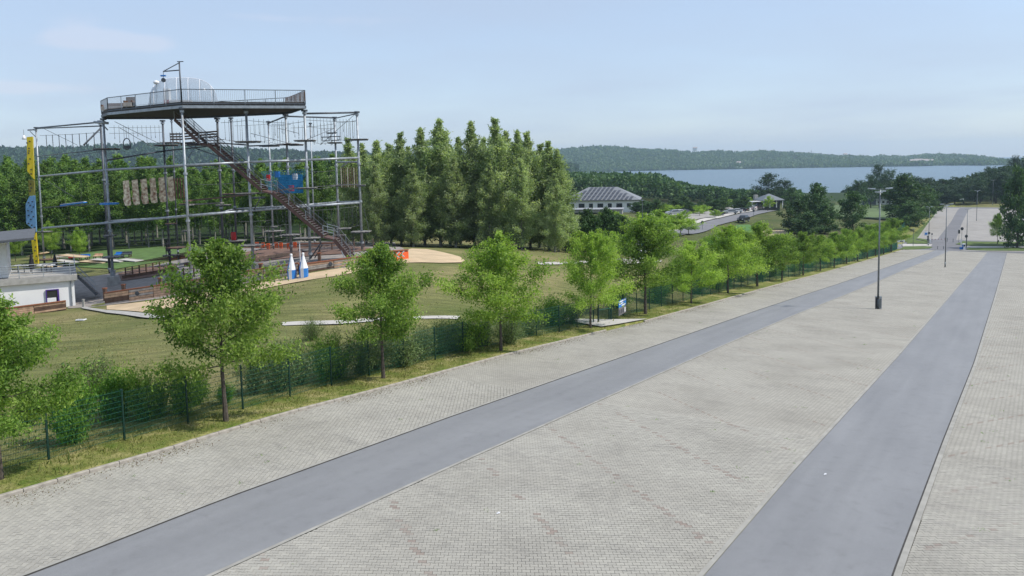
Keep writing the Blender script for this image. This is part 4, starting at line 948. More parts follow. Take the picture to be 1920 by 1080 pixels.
lamp(1831, 414, 357, 'lamp post with a thick foot in the middle of the second car park')
lamp(1812, 471, 392, 'lamp post with a round sign by the ticket machine at the crossing', heads=2)
lamp(1861, 384.5, 338, 'thin lamp post at the dark far end of the second car park', heads=2)
lamp(1741, 462, 388, 'thin lamp post beside the sign board left of the crossing', heads=2)
lamp(1906, 465, 404, 'thin lamp post between the young trees right of the crossing', heads=2)
for (px, py, h, lb) in ((1712, 463, 4.6, 'short path lamp at the end of the kerb tree row'), (1205, 470, 8.0, 'grey pole lamp with a blue flag, left of the visitor road')):
    P = G(px, py) if px < 1500 else atz(px, py, FLAT); t = thing('path_lamp', lb, 'street lamp', tuple(P), 0)
    MB().tube((0, 0, 0), (0, 0, h), .07, .05, 8).build('pole', M['lampm'], t); MB().lathe((0, 0, h), [(.05, -.05), (.28, .02), (.30, .08), (.1, .16)], 10).build('lamp_head', M['lampm'], t)
    if px < 1500: MB().box((.05, 0, 1.9), (.55, .04, 2.2)).build('flag', M['blue'], t)

# ------------------------------------------------------------------ crossing furniture
def sign_post(px, py, name, label, hpole, parts, cat='sign', rz=0.0):
    P = atz(px, py, FLAT+.05); t = thing(name, label, cat, tuple(P), rz)
    MB().tube((0, 0, 0), (0, 0, hpole), .04, .04, 6).build('post', M['lampm'], t)
    for nm, f, m_ in parts: f(MB()).build(nm, m_, t)
    return t
disc = lambda z, r: (lambda mb: mb.tube((0, -.06, z), (0, -.02, z), r, r, 14))
sign_post(1738, 462, 'parking_sign', 'blue and white parking board with a round sign above, left of the barrier', 3.2, [('sign_board', lambda mb: mb.box((-.35, -.05, 3.4), (1.15, .06, 1.1)), M['whitep']), ('sign_print', lambda mb: mb.box((-.35, -.09, 3.35), (.6, .02, .5)), M['blue']), ('round_sign', lambda mb: mb.tube((.42, -.1, 3.5), (.42, -.05, 3.5), .34, .34, 14), M['dsteel'])])
sign_post(1739.5, 461, 'traffic_sign', 'two dark round signs seen from behind on one post left of the barrier', 2.6, [('round_sign', disc(1.7, .34), M['dsteel']), ('round_sign', disc(2.4, .26), M['dsteel'])])
sign_post(1747, 456, 'traffic_sign', 'small dark round sign on a post behind the barrier', 2.6, [('round_sign', disc(2.5, .24), M['dsteel'])])
sign_post(1797.5, 455, 'traffic_light', 'dark signal box on a post right of the lane', 3.3, [('signal_box', lambda mb: mb.box((0, -.08, 3.0), (.42, .25, 1.0)), M['dsteel'])], 'traffic light')
sign_post(1803, 455, 'traffic_sign', 'large dark round sign seen from behind, right of the signal box', 4.0, [('round_sign', disc(3.8, .44), M['dsteel'])])
sign_post(1811, 470, 'traffic_sign', 'round sign with pale centre fixed on the crossing lamp post', 3.9, [('round_sign', disc(3.6, .40), M['dsteel']), ('sign_face', disc(3.6, .22), M['whitep'])])
sign_post(1692, 466, 'info_sign', 'small white double board with dark writing at the end of the fence', 2.2, [('sign_board', lambda mb: mb.box((-.4, -.05, 1.95), (1.9, .05, .55)), M['whitep']), ('sign_board', lambda mb: mb.box((-.8, -.05, .9), (.7, .05, .6)), M['whitep']), ('sign_print', lambda mb: mb.box((-.3, -.085, 1.9), (.9, .01, .2)), M['black'])])
sign_post(1722, 429, 'bin_post', 'white post box on a pole by the fence of the second car park', 1.4, [('box', lambda mb: mb.box((0, -.02, 1.5), (.36, .3, .85)), M['whitep'])], 'post box')
sign_post(1803, 383, 'info_sign', 'white rectangular board on two posts against the pine wood', 2.4, [('sign_board', lambda mb: mb.box((0, -.05, 2.4), (2.0, .06, .7)), M['whitep'])])
sign_post(1886, 385, 'marker_post', 'white marker post at the far edge of the second car park', 1.6, [('sleeve', lambda mb: mb.box((0, 0, 1.0), (.4, .3, 1.9)), M['whitep'])], 'post')
bar = thing('barrier', 'red and white car park barrier lowered across the far lane', 'barrier', tuple(atz(1744, 456, FLAT)))
MB().box((0, 0, .55), (.38, .38, 1.1)).build('housing', M['whitep'], bar)
for k in range(10): MB().box((.5+k*.42, -.05, 1.05), (.415, .05, .10)).build('barrier_arm', M['whitep'] if k % 2 else mat('barrier_red', (.42,.20,.20), .5), bar)
sign_post(1772, 453, 'barrier_rest', 'thin post carrying the end of the barrier arm', 1.0, [('fork', lambda mb: mb.box((0, 0, 1.0), (.2, .1, .15)), M['dsteel'])], 'post')
tm = thing('ticket_machine', 'white and blue ticket machine on the island at the crossing', 'ticket machine', tuple(atz(1807, 470, FLAT)))
MB().box((0, 0, .95), (.62, .45, 1.7)).build('housing', M['whitep'], tm); MB().box((-.32, -.1, .95), (.04, .4, 1.2)).build('side_panel', M['blue'], tm); MB().box((0, -.24, 1.3), (.4, .03, .4)).build('screen', M['black'], tm); MB().box((0, 0, .06), (.8, .6, .12)).build('foot', M['dsteel'], tm)
tm2 = thing('barrier_box', 'tall white barrier post with a blue foot beside the ticket machine', 'barrier', tuple(atz(1801.5, 470, FLAT)))
MB().box((0, 0, .45), (.42, .42, .9)).build('foot', M['blue'], tm2); MB().box((0, 0, 1.95), (.16, .16, 2.1)).build('raised_arm', M['whitep'], tm2)
for (px, py, lb) in ((1758, 470, 'left of two grey bollards in front of the crossing'), (1769, 470, 'right of two grey bollards in front of the crossing'), (1787, 455, 'single thin grey bollard on the far side of the crossing'), (1776, 453.5, 'dark low bollard next to the barrier rest')):
    b_ = thing('bollard', lb, 'bollard', tuple(atz(px, py, FLAT+.03)), 0, 'bollards at the crossing'); MB().tube((0, 0, 0), (0, 0, 1.05), .075, .075, 8).build('post', M['lampm'], b_); MB().tube((0, 0, 1.05), (0, 0, 1.12), .085, .04, 8).build('cap', M['dsteel'], b_)

# ------------------------------------------------------------------ climbing tower
TZ = H0+5.7
def T(px, py, Y): return Vector(at(px, py, Y))
tower = thing('climbing_tower', 'tall galvanised steel rope course tower with deck, stairs and plank platforms', 'climbing tower', (0, 0, 0))
cols = dict(A=(72,240,83,490,100,.13), B=(196,224,213,538,84.6,.165), B2=(190,228,206,512,91,.17), C=(343,204,358,520,74.1,.15), D=(463,206,475,501,76.9,.16), E=(572,208,582,484,79,.16), F=(668,211,679,462,83,.15),
 G=(308,227,318,480,92.5,.16), H=(326,224,334,478,96,.11), I=(410,223,419,474,88.8,.17), J=(436,222,444,472,91,.14), K=(505,229,513,466,97,.13), L=(537,216,546,468,86,.16), M_=(628,221,636,455,91,.15), O=(585,232,590,458,99,.10))
CT = {}
for k, (x0, y0, x1, y1, Y, r_) in cols.items():
    a = T(x1, y1, Y); b_ = T(x0, y0, Y); b_.x = a.x+(b_.x-a.x)*.35; b_.y = a.y
    zb = min(a.z, hz(a.x, a.y)+.05); CT[k] = (Vector((a.x, a.y, zb)), b_)
    mb = MB().tube((a.x, a.y, zb-.2), b_, r_*.88, r_*.72, 10); o = mb.build('column', M['steel'] if k in 'ABCDEFM_O' else M['dsteel'] if k in ('G', 'H', 'I', 'J', 'B2') else M['steel'], tower, True)
    for f in (.03, .34, .62, .985):
        c_ = a.lerp(b_, f); MB().tube(c_-Vector((0, 0, .10)), c_+Vector((0, 0, .10)), r_*1.35, r_*1.35, 10).build('collar', M['steel'], tower)
    MB().tube(b_-Vector((0, 0, .05)), b_+Vector((0, 0, .12)), r_*2.0, r_*2.0, 10).build('cap_plate', M['dsteel'], tower)
def cpt(k, py):       # point of a column at a photograph row
    a, b_ = CT[k]; r = ray(cols[k][0], py); z = H0+r[2]/r[1]*a.y; t = (z-a.z)/(b_.z-a.z); return a.lerp(b_, t)
fo = CT['B'][0]; MB().lathe(tuple(fo), [(.62, -.3), (.62, 1.15), (.50, 1.2), (.30, 1.25)], 12).build('concrete_footing', M['conc'], tower)
MB().lathe(tuple(fo), [(.26, 1.2), (.26, 1.7), (.34, 1.72), (.34, 1.8)], 10).build('footing_flange', M['steel'], tower)
def bm_(pts, r_, m_='steel', name='beam'):
    for a, b_ in zip(pts[:-1], pts[1:]): MB().tube(a, b_, r_, n=7).build(name, M[m_], tower, True)
# mid and low double beams
bm_([cpt('A', 331), cpt('B', 319), cpt('C', 310), cpt('D', 304), cpt('E', 300), cpt('F', 296)], .12)
bm_([cpt('A', 428), cpt('B', 418), cpt('C', 405), cpt('D', 395), cpt('E', 387), cpt('F', 380)], .13)
bm_([cpt('B2', 415), cpt('G', 408), cpt('I', 398), cpt('J', 392), cpt('L', 387), cpt('M_', 379), cpt('F', 378)], .10)
bm_([cpt('B2', 317), cpt('G', 314), cpt('I', 309)], .08, 'dsteel'); bm_([cpt('K', 300), cpt('L', 303), cpt('E', 302)], .08)
bm_([cpt('A', 240), cpt('B2', 229)], .09, 'dsteel'); bm_([cpt('A', 241), cpt('B', 236)], .07, 'dsteel')
bm_([cpt('K', 231), cpt('L', 218), cpt('M_', 221)], .09, 'dsteel'); bm_([cpt('E', 213), cpt('F', 211)], .10, 'dsteel'); bm_([cpt('M_', 222), cpt('F', 213)], .06, 'dsteel')
bm_([cpt('B', 283+18), cpt('G', 283), cpt('I', 272)], .09, 'dsteel'); bm_([cpt('A', 293), cpt('B', 280)], .05, 'dsteel')
bm_([cpt('A', 390), T(190, 382, 86)], .05, 'rope'); bm_([cpt('C', 272), cpt('I', 268), cpt('D', 272)], .07, 'dsteel')
bm_([cpt('D', 274), cpt('L', 271), cpt('K', 272)], .07, 'dsteel'); bm_([cpt('M_', 304), cpt('F', 304)], .10); bm_([T(640, 313, 89), T(652, 305, 87)], .07)
bm_([T(157, 272, 88), cpt('B2', 240)], .10, 'dsteel', 'brace'); bm_([T(52, 244, 100), cpt('A', 243)], .08, 'dsteel', 'outrigger'); bm_([T(56, 246, 100), cpt('A', 258)], .04, 'dsteel', 'brace')
bm_([T(176, 229, 84.6), T(203, 231, 84.6)], .14, 'steel', 'outrigger'); bm_([T(192, 233, 84.6), T(202, 244, 84.6)], .07, 'steel', 'brace')
bm_([cpt('E', 485), T(602, 455, 78)], .07, 'dsteel', 'brace'); bm_([T(590, 484, 78), T(604, 459, 77)], .05, 'dsteel', 'brace')
bm_([T(475, 395, 77), T(488, 372, 76)], .05, 'dsteel', 'brace'); bm_([T(430, 300, 77), T(343, 270, 78)], .05, 'dsteel', 'brace')

# platforms
PLT = [(200,279,84.6,44,'dwood'),(465,265,76.9,44,'plat'),(505,273,95,36,'plat'),(540,270,86,36,'dwood'),(572,263,79,38,'plat'),(555,271,90,26,'dwood'),(628,267,91,26,'plat'),(672,261,83,36,'plat'),(312,272,92,40,'dwood'),(320,267,97,30,'dwood'),
 (205,382,84.6,34,'blue'),(440,363,91,44,'dwood'),(464,362,76.9,40,'plat'),(576,352,79,34,'plat'),(630,347,91,18,'plat'),(677,347,83,16,'plat'),(345,382,74.5,16,'dwood'),(419,384,88.8,26,'plat'),(485,370,80,24,'dsteel'),
 (212,481,84.6,34,'plat'),(206,441,84.6,22,'plat'),(320,478,92.5,26,'plat'),(330,464,92,34,'dwood'),(443,451,91,34,'plat'),(473,459,76.9,40,'plat'),(514,433,97,34,'plat'),(514,425,97,12,'plat'),(545,440,86,36,'plat'),(576,446,79,48,'plat'),(645,428,90,26,'plat'),(677,434,83,36,'plat'),(636,441,91,24,'plat'),(350,432,74.5,14,'plat'),(320,419,92,18,'dwood'),(84,434,100,22,'plat'),(90,486,100,30,'dwood'),(575,469,88,18,'plat')]
for (px, py, Y, w, m_) in PLT:
    c = T(px, py, Y); W = w/F*Y; nb = max(3, int(W/.45)); dw = W/nb; dp = min(1.9, W*.9)
    if m_ == 'blue':
        MB().prism([(c.x+W/2*cos(t*pi/4+.39), c.y+.8*sin(t*pi/4+.39)) for t in range(8)], c.z-.08, c.z+.10).build('platform_pad', M['blue'], tower); continue
    for i in range(nb):
        MB().box((c.x-W/2+dw*(i+.5), c.y, c.z), (dw*.93, dp*(1 if 0 < i < nb-1 else .72), .055)).build('platform_plank', M[m_], tower)
    MB().box((c.x, c.y-dp*.3, c.z-.085), (W*.9, .09, .11)).build('platform_joist', M['dsteel'], tower); MB().box((c.x, c.y+dp*.3, c.z-.085), (W*.9, .09, .11)).build('platform_joist', M['dsteel'], tower)

# deck
DK = [(203,216),(342,203),(573,203.5),(545,213),(533,214.5),(400,221),(325,223.5),(200,224),(191,220.5)]
dk = [Vector(atz(px, py, TZ)) for px, py in DK]
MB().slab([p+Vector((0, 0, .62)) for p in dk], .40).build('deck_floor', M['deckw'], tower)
nD = len(dk)
for i in range(nD):
    a, b_ = dk[i], dk[(i+1) % nD]; MB().beam(a+Vector((0, 0, .14)), b_+Vector((0, 0, .14)), .14, .26).build('fascia_beam', M['steel'] if i in (0, 1) else M['dsteel'], tower)
    if i in (0, 1): MB().beam(a+Vector((0, 0, .46)), b_+Vector((0, 0, .46)), .10, .10).build('fascia_beam', M['dsteel'], tower)
cn = sum(dk, Vector())/nD
for i in range(1, 22):     # joists under the deck, parallel to the left front side
    t = i/22; a = dk[1].lerp(dk[2], t); d = (dk[0]-dk[1]).normalized(); lo_ = 0
    b_ = a+d*(9.4 if t < .55 else 9.4*(1-(t-.55)/.6)); MB().beam(a+Vector((0, 0, .38)), b_+Vector((0, 0, .38)), .10, .22).build('joist', M['dsteel'], tower)
def railing(a, b_, balus=.13, m_='steel', nm='baluster', post=2.3):
    a = a+Vector((0, 0, .62)); b_ = b_+Vector((0, 0, .62)); L_ = (b_-a).length
    MB().tube(a+Vector((0, 0, 1.14)), b_+Vector((0, 0, 1.14)), .035, n=6).build('handrail', M['dsteel'], tower)
    MB().tube(a+Vector((0, 0, .08)), b_+Vector((0, 0, .08)), .02, n=5).build('bottom_rail', M['steel'], tower)
    n_ = max(1, int(L_/post)); 
    for i in range(n_+1): p = a.lerp(b_, i/n_); MB().box((p.x, p.y, p.z+.45), (.06, .06, 1.4)).build('rail_post', M['steel'], tower)
    n_ = int(L_/balus); me = MB().tube((0, 0, .08), (0, 0, 1.12), .016, n=4, cap=False).mesh(nm, mat('lamp_head_pale', (.42,.46,.50), .35, .3))
    for i in range(1, n_): p = a.lerp(b_, i/n_); inst(nm, me, tower, p)
for i in (0, 1, 2, 3, 8, 7): railing(dk[i], dk[(i+1) % nD], .17 if i in (0, 1, 8) else .5)
railing(dk[4], dk[5], .5); railing(dk[5], dk[6], .5)
# weathered boarding on the inside of the right corner
for i in range(16):
    t = i/16; a = dk[2].lerp(dk[4], t*.95); h_ = 1.02-.05*rnd.random()
    MB().box((a.x-.05, a.y, TZ+.62+.55), (.24, .05, h_), atan2(dk[4].y-dk[2].y, dk[4].x-dk[2].x)).build('boarding', M['dwood'], tower)
# crane arm on the front column
cb = CT['C'][1]; top = T(343, 116, 74.1); top.x = cb.x
MB().tube(cb, top, .09, .07, 8).build('crane_mast', M['dsteel'], tower, True)
MB().box((top.x+.1, top.y, top.z+.03), (.55, .12, .07)).build('mast_cap', M['dsteel'], tower)
tip = T(306, 134, 74.1)
MB().beam(tip, (top.x, top.y, top.z-.75), .07, .10).beam(tip, (top.x, top.y, top.z-.08), .05, .07).build('crane_arm', M['dsteel'], tower)
MB().tube(tip, tip-Vector((0, 0, .5)), .025).build('crane_hook', M['dsteel'], tower)
wh = T(306, 142, 74.1); o = thing('winch', 'blue winch body hanging from the crane arm above the deck', 'winch', tuple(wh))
MB().box((0, 0, 0), (.45, .2, .13)).build('winch_body', M['blue'], o); MB().tube((0, -.07, -.4), (0, .07, -.4), .2, .2, 12).build('pulley', M['dsteel'], o); MB().tube((0, 0, -.05), (0, 0, -.4), .02).build('strop', M['rope'], o)
o = thing('globe_lamp', 'round white lamp globe at the left end of the bubble tent', 'lamp', tuple(T(293, 154.5, 78))); 
s_ = MB().lathe((0, 0, 0), [(.05, -.20), (.22, -.13), (.29, 0), (.22, .13), (.05, .20)], 14).build('globe', M['whitep'], o, True); MB().tube((0, 0, -1.6), (0, 0, -.2), .03).build('stand', M['steel'], o)

# bubble tent on the deck
tg, nt, n, l, b = node_mat('clear_foil'); tg_t = n.new('ShaderNodeBsdfTransparent'); tg_t.inputs[0].default_value = (.93, .95, .97, 1); b.inputs['Base Color'].default_value = (.42,.47,.52,1); b.inputs['Roughness'].default_value = .08; b.inputs['Specular IOR Level'].default_value = .8
lw = n.new('ShaderNodeLayerWeight'); lw.inputs['Blend'].default_value = .25; mr = n.new('ShaderNodeMapRange'); mr.inputs['To Min'].default_value = .24; mr.inputs['To Max'].default_value = .85; l.new(lw.outputs['Facing'], mr.inputs[0])
ms = n.new('ShaderNodeMixShader'); l.new(mr.outputs[0], ms.inputs[0]); l.new(tg_t.outputs[0], ms.inputs[1]); l.new(b.outputs[0], ms.inputs[2]); l.new(ms.outputs[0], n['Material Output'].inputs[0])
c0 = T(297, 193, 79); c0.z = TZ+.66; c1 = Vector((T(392, 190, 80.5).x, 80.5, TZ+.66)); tent = thing('bubble_tent', 'clear foil bubble tent with white hoops on the tower deck', 'tent', tuple(c0))
ax = c1-c0; ax.z = 0; LT = ax.length; axn = ax.normalized(); sd_ = Vector((-axn.y, axn.x, 0)); RD = 1.85; HT = 2.8
V = []; nu_, nv_ = 26, 14
for i in range(nu_+1):
    t = i/nu_; s_ = -.30+t*1.55   # along, rounded ends
    e = max(0, 1-abs(min(1, max(-1, (t-.5)*2)))**3.2)**.5
    for j in range(nv_+1):
        a_ = pi*j/nv_; p = axn*(LT*(-.20+1.40*t))+sd_*cos(a_)*RD*e+Vector((0, 0, sin(a_)*HT*e)); V.append(p)
f_ = [(i*(nv_+1)+j, i*(nv_+1)+j+1, (i+1)*(nv_+1)+j+1, (i+1)*(nv_+1)+j) for i in range(nu_) for j in range(nv_)]
MB().add(V, f_).build('foil_skin', tg, tent, True)
for t in (.10, .26, .42, .58, .74, .90):
    e = max(0, 1-abs((t-.5)*2)**3.2)**.5; ps = [axn*(LT*(-.20+1.40*t))+sd_*cos(pi*j/14)*(RD*e+.03)+Vector((0, 0, sin(pi*j/14)*(HT*e+.03))) for j in range(15)]
    MB().poly(ps, .024, 5).build('hoop', M['whitep'], tent)
ps = [axn*(LT*(-.20+1.40*t))+Vector((0, 0, HT*max(0, 1-abs((t-.5)*2)**3.2)**.5+.03)) for t in [x_/16 for x_ in range(17)]]
MB().poly(ps, .02, 5).build('ridge_pole', M['whitep'], tent)
o = thing('bed', 'pale bed inside the bubble tent on the deck', 'bed', tuple(c0+axn*LT*.45+Vector((0, 0, .02)))); MB().box((0, 0, .3), (2.0, 1.5, .5), atan2(axn.y, axn.x)).build('mattress', M['white'], o); MB().box((0, 0, .1), (2.1, 1.6, .16), atan2(axn.y, axn.x)).build('bed_frame', M['wood'], o)
o = thing('side_cabinet', 'white upright cabinet inside the left part of the bubble tent', 'cabinet', tuple(c0+axn*LT*.18+Vector((0, 0, .02)))); MB().box((0, 0, .85), (.55, .5, 1.7)).build('cabinet', M['white'], o); MB().box((0, -.26, .35), (.5, .03, .5)).build('drawer', M['red'], o)
for (px, py, lb, w, hgt) in ((213, 207, 'long low brown wicker sofa at the left corner of the deck', 2.3, .65), (243, 200, 'upright brown wicker chair on the deck right of the sofa', .85, 1.05)):
    P = Vector(atz(px, py, TZ+.64)); P.y -= 0; o = thing('wicker_seat', lb, 'sofa' if w > 1 else 'chair', tuple(P)); MB().box((0, 0, .2), (w, .8, .4)).build('seat', M['silverwood'], o); MB().box((0, .35, .45), (w, .14, hgt)).build('backrest', M['dwood'], o)
    for s_ in (-1, 1): MB().box((s_*(w/2-.07), -.03, .3), (.14, .7, .58)).build('armrest', M['dwood'], o)

# stairs
def stair():
    ND = [T(327,224,80), T(374,268,78), T(389,270,77.5), T(490,357,76.5), T(510,362,76.5), T(606,444,76), T(626,449,76), T(657,487,76)]
    wv = Vector((0, 1.9, 0))
    for k in (0, 2, 4, 6):
        a, b_ = ND[k], ND[k+1]; n_ = max(5, int((a.z-b_.z)/.2))
        for s in (0, 1): MB().beam(a+wv*s, b_+wv*s, .06, .34).build('stringer', M['rust'], tower)
        me = MB().box((0, 0, 0), (.27, 1.85, .035)).mesh('step', M['tread'])
        for i in range(n_): p = a.lerp(b_, (i+.5)/n_); inst('step', me, tower, (p.x, p.y+.95, p.z+.06))
        for s in (0, 1):
            for h_ in (1.0, .68, .38): MB().tube(a+wv*s+Vector((0, 0, h_+.1)), b_+wv*s+Vector((0, 0, h_+.1)), .032 if h_ == 1.0 else .018, n=5).build('stair_rail', M['rust'] if h_ < 1 else M['dsteel'], tower)
            m_ = max(2, int((b_-a).length/1.7))
            for i in range(m_+1): p = a.lerp(b_, i/m_)+wv*s; MB().box((p.x, p.y, p.z+.5), (.06, .05, 1.15)).build('rail_post', M['steel'], tower)
            bi = MB(); nb_ = int((b_-a).length/.16)
            for i in range(nb_): p = a.lerp(b_, i/nb_)+wv*s; bi.tube((p.x, p.y, p.z+.1), (p.x, p.y, p.z+1.08), .013, n=3, cap=False)
            oo = bi.build('stair_balusters', M['rust'], tower); oo['kind'] = 'stuff'
    for k in (1, 3, 5):
        a, b_ = ND[k], ND[k+1]
        MB().slab([a, b_, b_+wv, a+wv], .14).build('landing', M['rust'], tower)
        for s in (0, 1):
            for h_ in (1.1, .6): MB().tube(a+wv*s+Vector((0, 0, h_)), b_+wv*s+Vector((0, 0, h_)), .03, n=5).build('landing_rail', M['steel'], tower)
    bs = ND[7]; MB().tube(T(648,488,76), T(640,470,76), .06).build('stair_foot', M['steel'], tower)
stair()
MB().slab([T(340,271,79), T(390,271,78), T(392,267,81), T(338,268,82)], .12).build('landing', M['rust'], tower)
for (a_, b2, hh_) in ((T(325,268,84), T(343,268,82), 1.1), (T(343,268,84), T(413,262,88), 1.2)):
    n_ = max(2, int((b2-a_).length/.5))
    for i in range(n_): MB().beam(a_.lerp(b2, i/n_), a_.lerp(b2, (i+.93)/n_), 1.4, .07).build('walkway_plank', M['dwood'], tower)
    for h_ in (.35, .62, .9): MB().beam(a_+Vector((0, -.7, h_)), b2+Vector((0, -.7, h_)), .04, .16).build('walkway_board', M['dwood'], tower)
    for i in range(4): p = a_.lerp(b2, i/3); MB().box((p.x, p.y-.7, p.z+.5), (.06, .06, 1.1)).build('rail_post', M['steel'], tower)
for (p0, p1, m_) in (((345,377,75),(420,370,86),'dwood'),((420,370,86),(470,364,80),'dwood'),((470,364,80),(560,352,80),'plat'),((352,384,75),(418,380,88),'plat'),((85,436,100),(205,428,86),'rope'),((590,350,79),(676,345,83),'rope'),((352,318,75),(463,312,77),'rope')):
    MB().beam(T(*p0), T(*p1), .22 if m_ != 'rope' else .05, .14 if m_ != 'rope' else .05).build('walkway_log' if m_ != 'rope' else 'rope', M[m_], tower)
# ropes and obstacles (rope runs are parts of the tower; loose pieces hang as things of their own)
def ropeway(a, b_, n_, style, lo=1.8, sag=.35, seed=0):
    r = random.Random(seed); a = Vector(a); b_ = Vector(b_)
    def pt(t, s=sag): return a.lerp(b_, t)-Vector((0, 0, 4*s*t*(1-t)))
    MB().poly([pt(i/8, sag*.3) for i in range(9)], .024, 4).build('rope', M['rope'], tower)
    if style in ('bridge', 'sticks'): MB().poly([pt(i/8)-Vector((0, 0, lo)) for i in range(9)], .022, 4).build('rope', M['rope'], tower)
    for i in range(1, n_):
        t = i/n_; p = pt(t, sag*.3)
        if style == 'bridge': MB().tube(p, pt(t)-Vector((0, 0, lo)), .016, n=3).build('hanger', M['rope'], tower)
        elif style == 'posts': MB().tube(p+Vector((0, 0, .05)), p-Vector((0, 0, lo)), .04, n=5).build('hanging_pole', M['dsteel'], tower)
        elif style == 'drops':
            l_ = lo*r.uniform(.35, 1.1); MB().tube(p+Vector((0, 0, .25)), p-Vector((0, 0, l_)), .018, n=3).build('hanger', M['rope'], tower); MB().tube(p-Vector((0, 0, l_)), p-Vector((0, 0, l_+.22)), .03, n=5).build('grip', M['dsteel'], tower)
        elif style == 'sticks':
            q_ = pt(t)-Vector((0, 0, lo)); MB().tube(p, q_, .010, n=3).build('hanger', M['rope'], tower); MB().box((q_.x, q_.y, q_.z), (.14, .7, .05)).build('foot_board', M['plat'], tower)
ropeway(T(75, 254, 100), T(190, 248, 88), 9, 'posts', 1.7, .2, 1); ropeway(T(75, 296, 100), T(196, 283, 86), 6, 'x', 0, .5, 2)
ropeway(T(205, 239, 85), T(306, 238, 92), 12, 'drops', 1.9, .2, 3); ropeway(T(205, 250, 85), T(306, 248, 92), 8, 'x', 0, .1, 4)
ropeway(T(414, 230, 88), T(462, 226, 77), 6, 'drops', 2.0, .1, 5); ropeway(T(440, 236, 90), T(505, 232, 97), 7, 'bridge', 2.0, .15, 6)
ropeway(T(466, 226, 77), T(536, 230, 86), 8, 'drops', 2.3, .2, 7); ropeway(T(508, 234, 97), T(570, 228, 79), 7, 'drops', 2.1, .2, 8)
ropeway(T(575, 225, 79), T(667, 228, 83), 15, 'drops', 2.2, .15, 9); ropeway(T(575, 236, 79), T(628, 240, 91), 6, 'bridge', 1.3, .5, 10)
ropeway(T(632, 230, 91), T(668, 226, 83), 10, 'bridge', 1.9, .15, 11); ropeway(T(420, 262, 88), T(505, 268, 96), 6, 'x', 0, .3, 12)
ropeway(T(576, 322, 79), T(636, 318, 91), 9, 'sticks', 1.6, .3, 13); ropeway(T(322, 440, 92), T(443, 430, 91), 9, 'bridge', 1.2, .4, 14)
ropeway(T(214, 450, 85), T(318, 446, 92), 8, 'x', 0, .6, 15); ropeway(T(476, 425, 77), T(545, 420, 86), 7, 'sticks', 1.0, .2, 16)
ropeway(T(440, 415, 91), T(514, 412, 96), 6, 'bridge', 1.2, .3, 17); ropeway(T(352, 345, 75), T(463, 340, 77), 5, 'x', 0, .5, 18)
ropeway(T(505, 236, 97), T(545, 233, 86), 8, 'bridge', 2.0, .2, 31); ropeway(T(545, 240, 86), T(628, 232, 91), 12, 'drops', 2.0, .3, 32); ropeway(T(212, 440, 85), T(352, 432, 75), 12, 'bridge', 1.0, .3, 33); ropeway(T(352, 400, 75), T(440, 396, 90), 8, 'drops', 1.5, .2, 34); ropeway(T(580, 395, 79), T(676, 386, 83), 12, 'bridge', 2.0, .2, 35); ropeway(T(476, 385, 77), T(580, 380, 79), 10, 'drops', 1.6, .2, 36)
ropeway(T(420, 345, 88), T(440, 362, 90), 3, 'x', 0, .1, 19); ropeway(T(85, 388, 100), T(188, 382, 86), 4, 'x', 0, .1, 20)
for (a_, b2) in (((80,240,100),(145,272,95)),((215,228,86),(300,270,92)),((225,240,86),(285,275,92)),((470,250,78),(555,272,88)),((575,262,79),(628,240,90)),((84,337,100),(140,370,97)),((216,420,85),(240,436,88)),((350,300,75),(368,272,78)),((682,390,83),(692,432,83)),((560,250,86),(520,240,94)),((480,470,77),(560,440,86)),((355,440,75),(430,455,90)),((600,272,84),(668,212,83))):
    MB().tube(T(*a_), T(*b2), .028, n=4).build('stay_cable', M['rope'], tower)
def hang(name, label, cat, P): return thing(name, label, cat, tuple(P))
# plank curtain with printed texture
PT_ = mat('printed_sandstone', (.28,.12,.07), .8, 0, .2, 3.2, 0, .2, (1.0,.92,.70))
P0 = T(276, 362, 84); o = hang('plank_curtain', 'six hanging beige boards with brown drawing between two columns', 'climbing obstacle', P0)
for i in range(6):
    c = T(237+i*16.6, 363-i*1.6, 84+i*.6)-P0; w = 11/F*84; h_ = 47/F*84
    MB().plate([(c.x-w/2, c.y, c.z+h_/2), (c.x+w/2, c.y, c.z+h_/2+.1), (c.x+w/2+.05, c.y, c.z-h_*.05), (c.x+w/2+.1, c.y, c.z-h_*.46), (c.x, c.y, c.z-h_*.5), (c.x-w/2+.08, c.y, c.z-h_*.47), (c.x-w*.62, c.y, c.z-h_*.22), (c.x-w/2+.04, c.y, c.z-h_*.06)], 0, .06).build('board', PT_, o)
    for s in (-.25, .25): MB().tube((c.x+s*w, c.y, c.z+h_/2), (c.x+s*w, c.y, c.z+h_/2+.5), .012, n=3).build('strop', M['rope'], o)
P0 = T(332, 357, 90); o = hang('log_curtain', 'dark vertical hanging logs right of the beige boards', 'climbing obstacle', P0)
for i in range(6): c = T(317+i*5.4, 355-i*.4, 90)-P0; MB().tube((c.x, c.y, c.z-1.15), (c.x, c.y, c.z+1.2), .09, n=7).build('log', M['dwood'], o)
MB().tube(T(313, 336, 90)-P0, T(349, 332, 90)-P0, .03, n=4).build('rope', M['rope'], o)
P0 = T(658, 326, 87); o = hang('log_curtain', 'thin vertical hanging logs between the two rightmost columns', 'climbing obstacle', P0)
for i in range(9): c = T(640+i*4, 335-(i % 2), 90-i*.7)-P0; MB().tube((c.x, c.y, c.z-1.0), (c.x, c.y, c.z+1.2), .05, n=5).build('log', M['dwood'] if i % 3 else M['silverwood'], o)
MB().beam(T(636, 346, 90)-P0, T(674, 346, 84)-P0, .12, .10).build('log_beam', M['plat'], o)
P0 = T(533, 338, 84); o = hang('blue_net', 'blue climbing net tunnel hanging behind the stairs', 'net', P0); nm_ = mat('blue_netting', (.02,.20,.42), .8, 0, .3, 1.5)
